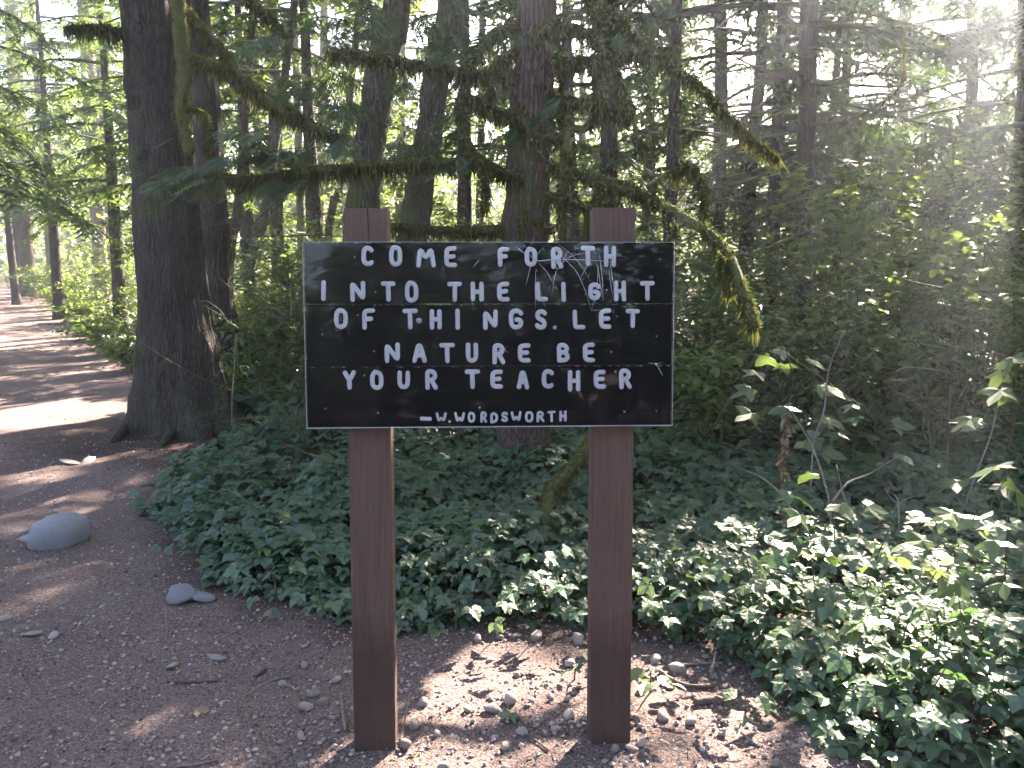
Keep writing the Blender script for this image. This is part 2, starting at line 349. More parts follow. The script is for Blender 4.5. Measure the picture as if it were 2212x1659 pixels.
def T_frond(pairs, quad=True, wid=.05, ln=.42, droop=.18):   # flat fern-like conifer spray along +X
    v = []; f = []; n = 0
    def strip(a, b, w, dz):
        nonlocal n
        a = np.array(a); b = np.array(b); d = b - a; pn = np.array([-d[1], d[0], 0])/max(np.hypot(d[0], d[1]), 1e-6)*w
        m_ = a + d*.45
        if quad: v.extend([a, m_+pn, b, m_-pn]); f.extend([(n, n+1, n+2), (n, n+2, n+3)]); n += 4
        else: v.extend([a+pn*.6, b, a-pn*.6]); f.append((n, n+1, n+2)); n += 3
    strip((0, 0, 0), (1, 0, -droop), wid*.5, 0)
    for i in range(pairs):
        x = .08 + .84*i/max(pairs-1, 1); l = ln*(math.sin(math.pi*(.16 + .80*x))**.8)*(.85 + .3*((i*7) % 5)/5)
        for s in (1, -1):
            xx = x + (.02 if s > 0 else 0)
            strip((xx, 0, -droop*xx*xx), (xx + l*.62, s*l*.8, -droop*xx*xx - .22*l), wid*(1.1 - .3*x), 0)
    return np.array(v, float), np.array(f)
TL, TC, TS, TM = T_leaf(), T_tri(), T_serr(), T_maple()
T3, T3c = T_trifol(T_leaf(.36)), T_trifol(T_tri(.42))
FR_HI, FR_MD, FR_LO = T_frond(10, True, .034), T_frond(6, True, .05), T_frond(4, False, .12, .5)

# ------------------------------------------------------------------ sun flecks: where the photograph's ground is lit, the crowns have gaps
LIT = []
def lit(x, y, rx, ry, z=.05):
    c = G(x, y, z); a = G(x+rx, y, z); b = G(x, y-ry, z); e = G(x, y+ry, z)
    LIT.append((c[0], (b[1]+e[1])/2, abs(a[0]-c[0]), abs(b[1]-e[1])/2, z))
for q in [(60,888,190,30),(-120,895,150,34),(40,1022,110,9),(60,735,190,16),(30,690,150,16),(0,655,120,10),(700,1640,210,34),(520,1600,60,12),(990,1490,90,34),
          (1090,1420,90,16),(900,1615,70,40),(1180,1440,60,14),(1450,1475,60,22),(1420,1440,50,14),(1620,1640,70,26),(1290,1640,40,20),
          (300,1540,30,9),(1560,1560,45,18),(1250,1555,40,14),(980,1590,60,20)]: lit(*q)
for q in [(1940,1240,150,70,.45),(2010,1330,110,60,.45),(1880,1200,80,40,.45),(2100,1125,50,26,.7),(2080,1380,60,40,.4),(1960,1480,45,20,.3),(2120,840,90,60,1.2),
          (1690,785,24,12,1.0),(1140,1190,40,40,.3),(1010,1330,40,24,.2),(1440,1340,35,14,.25),(2190,690,80,40,1.4),(1640,1250,25,16,.35)]: lit(*q)
def open_sky(p):                                  # thin places in the far crowns where the sky shows
    az = np.degrees(np.arctan2(p[:, 0], p[:, 1])); el = np.degrees(np.arctan2(p[:, 2]-CAMZ, np.hypot(p[:, 0], p[:, 1]))); far = p[:, 1] > 9
    g = ((az > -5.4) & (az < -2.6) & (el > 11.5)) | ((az > 12.6) & (az < 16.4) & (el > 7.5) & (el < 14)) | ((az > 12) & (az < 19) & (el > 13.5)) | ((az > 21.3) & (az < 23.5) & (el > 9.5) & (el < 12.5)) | ((az > 2.6) & (az < 5) & (el > 13.5))
    n = noise(np.stack([az*.42, el*.5, az*0], -1)); g |= (az > 4) & (el > 8.5) & (n > .36); g |= (az < -6) & (az > -24) & (el > 10) & (n > .42)
    return ~(g & far & (el < 18.5) & (np.random.default_rng(len(p)).random(len(p)) > .30))
def keep(p, rng, prob=1.0):
    p = np.asarray(p, float); k = np.ones(len(p), bool); hi = p[:, 2] > 1.6
    for cx, cy_, rx, ry, z in LIT:
        t = (p[:, 2] - z)/SUN[2]; gx = p[:, 0] - SUN[0]*t; gy = p[:, 1] - SUN[1]*t
        m = .06 if z < .2 else .04
        d = ((gx-cx)/(rx + m))**2 + ((gy-cy_)/(ry + m))**2
        k &= ~(hi & (d < 1 + .5*(rng.random(len(p))-.3)))
    return k

# ------------------------------------------------------------------ ground sheet
def graded(lo, hi, nlo, nhi, step, far):
    mid = np.arange(nlo, nhi, step); g = 1.16
    a = [nlo]; s = step
    while a[-1] > lo: s *= g; a.append(a[-1]-s)
    b = [mid[-1]]; s = step
    while b[-1] < hi: s *= g; b.append(b[-1]+s)
    return np.concatenate([a[:0:-1], mid, b[1:]])
gx = graded(-400, 400, -7, 5.5, .06, 0); gy = graded(-300, 500, 1.8, 11.5, .06, 0)
X, Y = np.meshgrid(gx, gy); Z = terrain(X, Y)
pm = np.clip(.5 - vegd(X, Y)*1.6, 0, 1)
dT = np.hypot(X + 3.35, Y - 8.1); pm *= np.clip((dT - .7)/1.3, 0.0, 1)       # needle litter round the big trunk
fine = np.stack([X*9, Y*9, X*0], -1); Z = Z + np.where((np.abs(X) < 7) & (Y < 11.5) & (Y > 1.5), .006*fbm(fine, 2), 0)
b = MB(); nx, ny = len(gx), len(gy); i = (np.arange(ny-1)[:, None]*nx + np.arange(nx-1)[None]).ravel()
b.add(np.stack([X, Y, Z], -1), np.stack([i, i+1, i+nx+1, i+nx], -1), 0, pm.ravel(), True)
tag(b.build('ground', M['soil']), kind='structure')

# ------------------------------------------------------------------ the sign
SR = root('trail_sign', (-.069, 2.70, 0), 'dark plank sign on two brown posts, white lettering COME FORTH INTO THE LIGHT', 'sign')
SR['_o'] = (0, 0, 0); SR.rotation_euler = (rad(-3.57), 0, rad(2.3))
rs = np.random.default_rng(11)
def box(mb, x0, x1, y0, y1, z0, z1, bev=.004, mat_=0, var=.5, nz_=1, jit=0):
    zs = np.linspace(z0, z1, nz_+1); v = []; f = []
    prof = [(x0+bev, y0), (x1-bev, y0), (x1, y0+bev), (x1, y1-bev), (x1-bev, y1), (x0+bev, y1), (x0, y1-bev), (x0, y0+bev)]
    for k, z in enumerate(zs):
        for (px, py) in prof: v.append((px + jit*(rs.random()-.5), py + jit*(rs.random()-.5), z + (jit*2*(rs.random()-.5) if 0 < k < nz_ else 0)))
    for k in range(nz_):
        for j in range(8): j2 = (j+1) % 8; f.append((k*8+j, k*8+j2, k*8+8+j2, k*8+8+j))
    n = len(v); v += [((x0+x1)/2, (y0+y1)/2, z0), ((x0+x1)/2, (y0+y1)/2, z1)]
    t = [(n, (j+1) % 8, j) for j in range(8)] + [(n+1, nz_*8+j, nz_*8+(j+1) % 8) for j in range(8)]
    q = np.array(f); tri = np.concatenate([q[:, [0, 1, 2]], q[:, [0, 2, 3]], np.array(t)])
    mb.add(v, tri, mat_, var)
for x0, x1 in ((-.484, -.340), (.346, .490)):
    m = MB(); box(m, x0, x1, 0, .092, -.35, 1.868 + .004*(x0 > 0), .005, nz_=14, jit=.0016)
    po = m.build('post', M['post'], SR)
    if x0 > 0: continue
    c = MB(); cx = (x0+x1)/2 + .006        # drying check at the top of the post
    c.tube(curve([(cx, -.0012, 1.76), (cx+.002, -.0012, 1.80), (cx, -.0012, 1.866)], 6), [.0004, .0009, .0014], 4)
    c.build('drying_crack', M['plank'], po)
SX0, SX1, SZ0, SZ1 = -.610, .610, 1.144, 1.753
FY = -.040                                         # front plane of the planks
for (za, zb) in ((1.553, SZ1), (1.3475, 1.5505), (SZ0, 1.345)):
    m = MB(); e = .002*rs.random()
    box(m, SX0+e, SX1-e, FY, -.0015, za, zb, .003, nz_=2); pk = m.build('plank', M['plank'], SR)
    c = MB()                                        # paint chipped off along the upper edge
    for q in range(46 if za < 1.5 else 26):
        x = rs.uniform(SX0+.01, SX1-.01)
        if za > 1.5: x = rs.choice([rs.uniform(-.6, -.3), rs.uniform(-.6, .6)])
        l = rs.uniform(.003, .022); c.add([(x-l/2, FY-.0012, zb-.0006), (x+l/2, FY-.0012, zb-.001), (x+l*.2, FY-.0012, zb-.0028*rs.random()-.0015)], [(0, 2, 1)])
    c.build('chipped_edge', M['rawwood'], pk)
# hand routed letters: strokes in a unit cell, y up
ST = {'C': [[(1,.86),(.82,1),(.25,1),(0,.8),(0,.2),(.25,0),(.85,0),(1,.1)]], 'O': [[(.28,1),(.72,1),(1,.82),(1,.18),(.72,0),(.28,0),(0,.18),(0,.82),(.28,1)]],
 'M': [[(0,0),(.12,1),(.5,.42),(.86,1),(1,0)]], 'E': [[(1,1),(.2,1),(0,.85),(0,.12),(.2,0),(1,0)],[(0,.5),(.85,.52)]], 'F': [[(0,0),(0,.9),(.15,1),(1,1)],[(0,.5),(.75,.52)]],
 'R': [[(0,0),(0,1),(.65,1),(.95,.85),(.95,.62),(.6,.45),(0,.45)],[(.5,.45),(1,0)]], 'T': [[(0,1),(1,1)],[(.5,1),(.5,0)]], 'H': [[(0,0),(0,1)],[(1,0),(1,1)],[(0,.5),(1,.5)]],
 'I': [[(.5,0),(.5,1)]], 'N': [[(0,0),(0,1),(1,.05),(1,1)]], 'L': [[(0,1),(0,.08),(.1,0),(1,0)]], 'G': [[(1,.84),(.8,1),(.25,1),(0,.8),(0,.2),(.25,0),(.75,0),(1,.2),(1,.46),(.55,.46)]],
 'S': [[(1,.86),(.75,1),(.25,1),(0,.82),(.05,.62),(.3,.52),(.75,.46),(1,.3),(.95,.12),(.7,0),(.2,0),(0,.14)]], 'A': [[(0,0),(.4,.98),(.6,.98),(1,0)],[(.17,.34),(.83,.34)]],
 'U': [[(0,1),(0,.2),(.25,0),(.75,0),(1,.2),(1,1)]], 'B': [[(0,0),(0,1),(.65,1),(.92,.85),(.88,.62),(.6,.52),(0,.52)],[(.6,.52),(.95,.38),(1,.15),(.7,0),(0,0)]],
 'Y': [[(0,1),(.5,.45),(1,1)],[(.5,.45),(.5,0)]], 'W': [[(0,1),(.22,0),(.5,.62),(.78,0),(1,1)]], 'D': [[(0,0),(0,1),(.6,1),(1,.75),(1,.25),(.6,0),(0,0)]], '.': [[(.42,.5),(.58,.5)]], '-': [[(0,.5),(1,.5)]]}
ROWS = ['C 365 437 295 412|O 523 597 293 416|M 675 787 303 420|E 835 907 300 420|F 1140 1207 305 417|O 1293 1367 305 420|R 1445 1515 303 430|T 1617 1700 302 415|H 1750 1820 302 422',
 'I 140 163 490 607|N 300 388 493 613|T 473 558 497 612|O 608 686 493 620|T 850 935 500 613|H 983 1057 500 613|E 1133 1205 502 613|L 1353 1425 503 613|I 1503 1527 503 617|G 1655 1730 505 610|H 1803 1875 497 615|T 1955 2040 500 612',
 'O 207 287 647 768|F 367 440 650 770|T 592 682 652 770|H 747 817 655 772|I 895 920 652 773|N 1050 1135 658 775|G 1198 1282 650 775|S 1347 1418 655 775|. 1449 1471 750 772|L 1565 1638 660 772|E 1715 1788 655 770|T 1870 1953 657 767',
 'N 490 578 845 963|A 645 730 845 962|T 800 890 848 962|U 950 1022 845 963|R 1102 1175 848 970|E 1247 1320 850 963|B 1470 1548 848 962|E 1620 1690 848 960',
 'Y 252 328 1003 1115|O 407 482 1000 1118|U 560 633 1005 1115|R 717 790 997 1115|T 942 1030 1000 1112|E 1088 1160 1000 1112|A 1238 1310 1000 1115|C 1382 1452 997 1112|H 1532 1605 1005 1127|E 1680 1750 1003 1112|R 1827 1900 993 1115',
 '- 683 753 1272 1295|W 775 838 1245 1308|. 848 860 1292 1308|W 880 942 1245 1310|O 957 1000 1243 1307|R 1028 1068 1240 1308|D 1085 1132 1245 1310|S 1148 1187 1243 1305|W 1202 1265 1240 1305|O 1283 1333 1240 1307|R 1348 1395 1238 1305|T 1412 1460 1238 1305|H 1480 1523 1237 1300']
def sgn(x, y):                                     # measured place on the board -> board coordinates
    v = (y - 281)/(1325 - 281); xl = 42 + 11*v; xr = 2155 - 30*v; u = (x - xl)/(xr - xl)
    t = 275 + 12*u; bt = 1332 - 14*u; vv = (y - t)/(bt - t)
    return SX0 + u*(SX1-SX0), SZ1 - vv*(SZ1-SZ0)
PX = 1.22/2095
def stroke(mb, pts, r, h=.0022):                    # low rounded ridge with round ends
    pts = np.asarray(pts, float); fine = [pts[0]]
    for a, b_ in zip(pts[:-1], pts[1:]):
        n = max(2, int(np.hypot(*(b_-a))/.006)); fine += [a + (b_-a)*k/n for k in range(1, n+1)]
    p = np.array(fine)
    for _ in range(2): p[1:-1] = .25*p[:-2] + .5*p[1:-1] + .25*p[2:]
    d0 = nrm(p[0]-p[1]); d1 = nrm(p[-1]-p[-2])
    p = np.concatenate([[p[0] + d0*r*k for k in (.98, .85, .5)], p, [p[-1] + d1*r*k for k in (.5, .85, .98)]])
    rr = np.full(len(p), r); rr[:3] = [r*.2, r*.53, r*.87]; rr[-3:] = [r*.87, r*.53, r*.2]
    rr = rr*(1 + .07*noise(np.stack([p[:, 0]*160, p[:, 1]*160, p[:, 0]*0], -1)))
    t = nrm(np.gradient(p, axis=0)); n_ = np.stack([-t[:, 1], t[:, 0]], -1); m_ = len(p)
    prof = [(-1, 0), (-.86, .62), (-.4, .95), (0, 1), (.4, .95), (.86, .62), (1, 0)]; k = len(prof)
    v = [[(p[i, 0] + n_[i, 0]*rr[i]*a, FY - .0003 - h*hh*(rr[i]/r)**.5, p[i, 1] + n_[i, 1]*rr[i]*a) for a, hh in prof] for i in range(m_)]
    i = np.arange(m_-1)[:, None]*k; j = np.arange(k-1)[None]
    mb.add(np.array(v).reshape(-1, 3), np.stack([i+j, i+k+j, i+k+j+1, i+j+1], -1).reshape(-1, 4), 0, .5, True)
for ri, row in enumerate(ROWS):
    for it in row.split('|'):
        ch, a, b_, t, bt = it.split(); a, b_, t, bt = map(float, (a, b_, t, bt)); th = (13.2 if ri < 5 else 7.8)
        if ch in '.-': th = (bt - t)/2
        xa, xb, yt, yb = a+th, b_-th, t+th, bt-th
        if ch == 'I': xa, xb = (a+b_)/2-1, (a+b_)/2+1
        if ch in '.': xa, xb, yt, yb = (a+b_)/2-1.5, (a+b_)/2+1.5, (t+bt)/2, (t+bt)/2
        m = MB()
        for k, s in enumerate(ST[ch]):
            pts = [sgn(xa + (xb-xa)*p[0] + rs.uniform(-1.3, 1.3), yb + (yt-yb)*p[1] + rs.uniform(-1.3, 1.3)) for p in s]
            if ch in 'OD': pts[-1] = pts[0]
            stroke(m, pts, th*PX, .0022 + .0003*k)
        m.build('letter', M['letter'], SR)
# acrylic cover sheet with its pale cut edge, screws and scratches
m = MB(); yb_, yf = FY - .0045, FY - .0075
m.add([(SX0-.001, yf, SZ0-.001), (SX1+.001, yf, SZ0-.001), (SX1+.001, yf, SZ1+.0005), (SX0-.001, yf, SZ1+.0005)], [(0, 1, 2, 3)])
pane = m.build('acrylic_sheet', M['pane'], SR)
m = MB()
for x0, x1, z0, z1 in ((SX0-.003, SX1+.003, SZ0-.0035, SZ0-.0012), (SX0-.0028, SX0-.0012, SZ0-.0012, SZ1), (SX1+.0012, SX1+.0026, SZ0-.0012, SZ1), (SX0-.003, SX1+.003, SZ1+.0006, SZ1+.0014)):
    box(m, x0, x1, yf+.0002, yb_, z0, z1, .0002)
m.build('sheet_edge', M['pane_edge'], pane)
def scratch(pts, w=1.6, far=0):
    p = [sgn(*q) for q in pts]; p = np.array([(a, yf-.0004, c) for a, c in p]); q = curve(p, max(2, 7*(len(p)-1)+1)) if len(p) > 2 else np.linspace(p[0], p[1], 6)
    mm = MB(); r = w*PX*.5*np.clip(np.sin(np.linspace(.15, 3.0, len(q))), .25, 1)*rs.uniform(.6, 1.2, len(q)); mm.tube(q, r, 4, squash=1); mm.build('scratch', M['scratch'], pane)
for s in [[(1290,290),(1330,360),(1370,385),(1440,380),(1520,378),(1690,385),(1800,395)], [(1405,310),(1365,350),(1330,410),(1310,480),(1297,525)], [(1440,300),(1520,375),(1590,450),(1640,560),(1672,668)],
          [(1480,290),(1560,350),(1620,420),(1665,500)], [(1672,668),(1700,560),(1712,450),(1700,395)], [(1712,400),(1725,520),(1740,610)], [(1722,350),(1735,470),(1742,600)], [(1665,395),(1630,450),(1605,495)],
          [(1780,350),(1790,450),(1812,610)], [(1775,420),(1785,520),(1800,600)], [(1355,440),(1352,560),(1352,655)], [(1360,470),(1380,560),(1408,650)], [(1370,395),(1420,450),(1455,515)], [(1480,420),(1460,490),(1450,570)],
          [(1520,378),(1580,355),(1640,345)], [(1670,665),(1730,662)], [(1330,300),(1345,395)], [(1250,310),(1300,350)], [(1540,330),(1500,420),(1470,430)], [(2035,970),(2080,962)], [(2043,972),(2078,1038)], [(2040,968),(1995,965)],
          [(1000,420),(1020,395),(1035,378)], [(1100,900),(1140,890),(1190,870)], [(1160,870),(1190,905)]]:
    scratch(s, rs.uniform(2.2, 4.2))
for s in range(26): scratch([(rs.uniform(1280, 1780), rs.uniform(300, 640))]*1 + [(0, 0)]*0 + [], 1) if False else None
for s in range(22):
    x, y = rs.uniform(1270, 1790), rs.uniform(300, 640); a = rs.uniform(0, 3.14); l = rs.uniform(12, 45); scratch([(x, y), (x+l*math.cos(a), y+l*math.sin(a))], rs.uniform(1.0, 2.0))
m = MB(); c = np.array(sgn(2040, 970)); pts = [(c[0] + (.007 if k % 2 else .003)*math.cos(k*.7), yf-.0006, c[1] + (.005 if k % 2 else .002)*math.sin(k*.7)) for k in range(9)]
m.add(pts + [(c[0], yf-.0012, c[1])], [(9, (k+1) % 9, k) for k in range(9)]); m.build('chip', M['scratch'], pane)
def disc(mb, x, z, r, y, h=.0015, n=12):
    a = np.arange(n)/n*2*math.pi; v = [(x + r*math.cos(t), y, z + r*math.sin(t)) for t in a] + [(x + r*.7*math.cos(t), y-h, z + r*.7*math.sin(t)) for t in a] + [(x, y-h*.6, z)]
    f = []
    for j in range(n): k = (j+1) % n; f += [(j, k, n+k), (j, n+k, n+j), (n+j, n+k, 2*n)]
    mb.add(v, f, 0, .5, True)
for x, y, r in [(330,360,5),(445,558,5),(343,687,5),(380,697,3),(143,797,5),(432,893,6),(376,1031,6),(155,1222,5),(450,1247,6),(1760,551,6),(1818,700,5),(1782,901,6),(1805,1012,6),(1853,1243,6),(2045,812,5),(1025,1217,6),(2070,380,4),(2038,1238,4)]:
    m = MB(); q = sgn(x, y); disc(m, q[0], q[1], r*PX*1.05, yf-.0003); m.build('screw', M['screw'], pane)
m = MB(); q = sgn(688, 720); disc(m, q[0], q[1], 17*PX, yf-.0003, .003, 16); bo = m.build('bolt', M['screw'], pane)
m = MB(); disc(m, q[0], q[1], 8*PX, yf-.0034, .003, 6); m.build('bolt_head', M['screw'], bo)

# ------------------------------------------------------------------ trees
def trunk_curve(px, Y, base_y=None, top_z=18, lean=None):
    """px: list of (x, y, half width) measured along the trunk; returns points, radii from base to top"""
    pts = []; rr = []
    for x, y, hw in px:
        p = P(x, y, Y); d = Y/(CP + (H/2-y)/FPX*SP); pts.append(p); rr.append(hw/FPX*d)
    o = np.argsort([p[2] for p in pts]); pts = np.array(pts)[o]; rr = np.array(rr)[o]
    z0 = tz(pts[0][0], pts[0][1]) - .15
    if pts[0][2] > z0 + .05:
        s = (pts[1]-pts[0]) if len(pts) > 1 else np.array([0, 0, 1.]); s = s/max(s[2], 1e-3); s[:2] *= .35
        q = pts[0] + s*(z0 - pts[0][2]); pts = np.concatenate([[q], pts]); rr = np.concatenate([[rr[0]*1.35], rr])
    if pts[-1][2] < top_z:
        s = pts[-1]-pts[-2]; s = s/s[2]; s[:2] *= .6; q = pts[-1] + s*(top_z - pts[-1][2])
        mid = pts[-1]*.5 + q*.5; pts = np.concatenate([pts, [mid, q]]); rr = np.concatenate([rr, [rr[-1]*.65, rr[-1]*.12]])
    return pts, rr
def add_trunk(rt, pts, rr, mat_, n=14, rings=40, rough=.08, rf=5, name='trunk', flare=0.0):
    c = curve(pts, rings); r = np.interp(c[:, 2], pts[:, 2], rr)
    if flare: r = r*(1 + flare*np.exp(-(c[:, 2]-c[0, 2])/.35))
    m = MB(); m.tube(c, r, n, 0, .5, rough, rf); return m.build(name, mat_, rt), c, r
def bough(mb, p0, az, L, rng, sag=.25, up=.12, nf=16, size=.35, T=FR_LO, wood=.02, droop=.45, spread=1.0, wmat=1, fmat=0, start=.15, filt=True, vb=.45):
    d = np.array([math.cos(az), math.sin(az), 0]); s = np.linspace(0, 1, 6)
    side = np.array([-d[1], d[0], 0]); bend = rng.normal()*.10
    c = p0 + d*(s*L)[:, None] + side*(bend*L*s*s)[:, None] + np.array([0, 0, 1.])*((up*s - (sag+up*.5)*s*s)*L)[:, None]
    if wood and (not filt or keep(c[1:], rng).all()): mb.tube(c, np.linspace(wood, wood*.2, 6), 4, wmat, .5, cap=False)
    k = max(3, int(nf)); t = np.sort(rng.uniform(start, 1.0, k)); t[-1] = 1.0
    pos = np.stack([np.interp(t, s, c[:, j]) for j in range(3)], -1)
    sg = np.where(np.arange(k) % 2, 1, -1)*np.where(t > .97, .15, 1); ang = sg*rng.uniform(.6, 1.25, k)*spread
    X_ = d[None]*np.cos(ang)[:, None] + side[None]*np.sin(ang)[:, None]
    X_ = X_ + np.stack([0*t, 0*t, -droop*rng.uniform(.3, 1.6, k)], -1)
    up_ = np.stack([rng.normal(0, .35, k), rng.normal(0, .35, k), np.ones(k)], -1)
    sz = size*(1.15 - .55*t)*rng.uniform(.7, 1.3, k)
    if filt:
        q = keep(pos + nrm(X_)*sz[:, None]*.25, rng) & keep(pos + nrm(X_)*sz[:, None]*.85, rng) & open_sky(pos + nrm(X_)*sz[:, None]*.5); pos, X_, up_, sz = pos[q], X_[q], up_[q], sz[q]
    mb.inst(T, pos, X_, up_, sz, np.clip(rng.normal(vb, .22, len(pos)), 0, 1), fmat)
def conifer(name, label, px, Y, seed, bark, crown0, Lmax, nb, nf, size, T, needle, top=18, group='trees of the wood', rings=30, n=12, flare=.25, sag=.3, cat='tree', xy=None, r0=.2, spread=1, crown_top=None, rough=.08):
    rng = np.random.default_rng(seed)
    if xy is not None:
        x, y = xy; l = rng.normal(0, .12, 2); z0 = tz(x, y)-.15
        pts = np.array([(x, y, z0), (x+l[0]*.4, y+l[1]*.4, 2), (x+l[0], y+l[1], top*.5), (x+l[0]*1.4, y+l[1]*1.4, top)]); rr = np.array([r0*1.2, r0, r0*.6, r0*.08])
    else: pts, rr = trunk_curve(px, Y, top_z=top)
    rt = root(name, pts[0] + np.array([0, 0, .15]), label, cat, group)
    _, c, r = add_trunk(rt, pts, rr, bark, n, rings, rough, 5, flare=flare)
    m = MB(); ct = crown_top or top-.3; az = rng.uniform(0, 6.28)
    for k in range(nb):
        z = crown0 + (ct - crown0)*((k + rng.random())/nb); az += 2.4 + rng.normal()*.35
        p0 = np.array([np.interp(z, c[:, 2], c[:, j]) for j in range(3)])
        f = (z - crown0)/max(ct - crown0, .1); L = Lmax*(1 - .78*f)*(.75 + .25*min(1, f*6 + .4))*rng.uniform(.7, 1.15)
        bough(m, p0, az, L, rng, sag, .12, nf*max(.35, L/Lmax), size*(1 - .35*f), T, .008 + .010*L, spread=spread)
    cr = m.build('crown', [needle, M['bark_twig']], rt); cr['kind'] = 'stuff'
    return rt, c, r
def moss_fuzz(mb, c, r, rng, dens=220, ln=(.02, .06), hang=0.0, hl=(.08, .22)):
    seg = np.linalg.norm(np.diff(c, axis=0), axis=1); s = np.concatenate([[0], np.cumsum(seg)]); N = int(s[-1]*dens)
    if N < 4: return
    def put(N, l0, l1, down, w0, w1):
        t = rng.uniform(0, s[-1], N); p = np.stack([np.interp(t, s, c[:, j]) for j in range(3)], -1); rr = np.interp(t, s, r)
        d = nrm(rng.normal(size=(N, 3))); d[:, 2] -= down*.35; d = nrm(d); p = p + d*rr[:, None]*.95
        dirv = nrm(d*(1-down*.8) + np.array([0, 0, -1.])*down + rng.normal(0, .22, (N, 3))); l = rng.uniform(l0, l1, N)[:, None]; w = rng.uniform(w0, w1, N)[:, None]
        sd = nrm(np.cross(dirv, rng.normal(size=(N, 3))))*w
        kk = keep(p, rng); p, sd, dirv, l = p[kk], sd[kk], dirv[kk], l[kk]; N = len(p)
        if N == 0: return
        v = np.stack([p+sd, p+dirv*l, p-sd], 1).reshape(-1, 3); mb.add(v, np.arange(N*3).reshape(-1, 3), 0, np.repeat(np.clip(rng.normal(.45, .25, N), 0, 1), 3))
    put(N, ln[0], ln[1], .35, .003, .008)
    if hang: put(int(N*hang), hl[0], hl[1], .95, .004, .012)
def mossy_limb(rt, px, Ys, th, seed, hang=.25, name='mossy_limb', taper=.45, n=30, dens=1500, matl='moss_bark', ln=(.015, .05), hl=(.05, .16)):
    rng = np.random.default_rng(seed); Ys = np.interp(np.linspace(0, 1, len(px)), np.linspace(0, 1, len(Ys)), Ys)
    pts = np.array([P(x, y, Y) for (x, y), Y in zip(px, Ys)]); c = curve(pts, n)
    r = th/FPX*Ys.mean()*.5*np.linspace(1, taper, n)*(1 + .16*noise(c*6))
    m = MB(); m.tube(c, r*.86, 8, 0, .5, .2, 14); o = m.build(name, M[matl], rt)
    if dens:
        f = MB(); moss_fuzz(f, c, r, rng, dens, ln, hang, hl); q = f.build('moss', M['moss'], o, origin=rt['_o']); q['kind'] = 'stuff'
    return c, r
def zc(pts): return [(x*.37272 + 634.2, y*.37272) for x, y in pts]
def zd(pts): return [(x*.3823 + 1395, y*.3823) for x, y in pts]

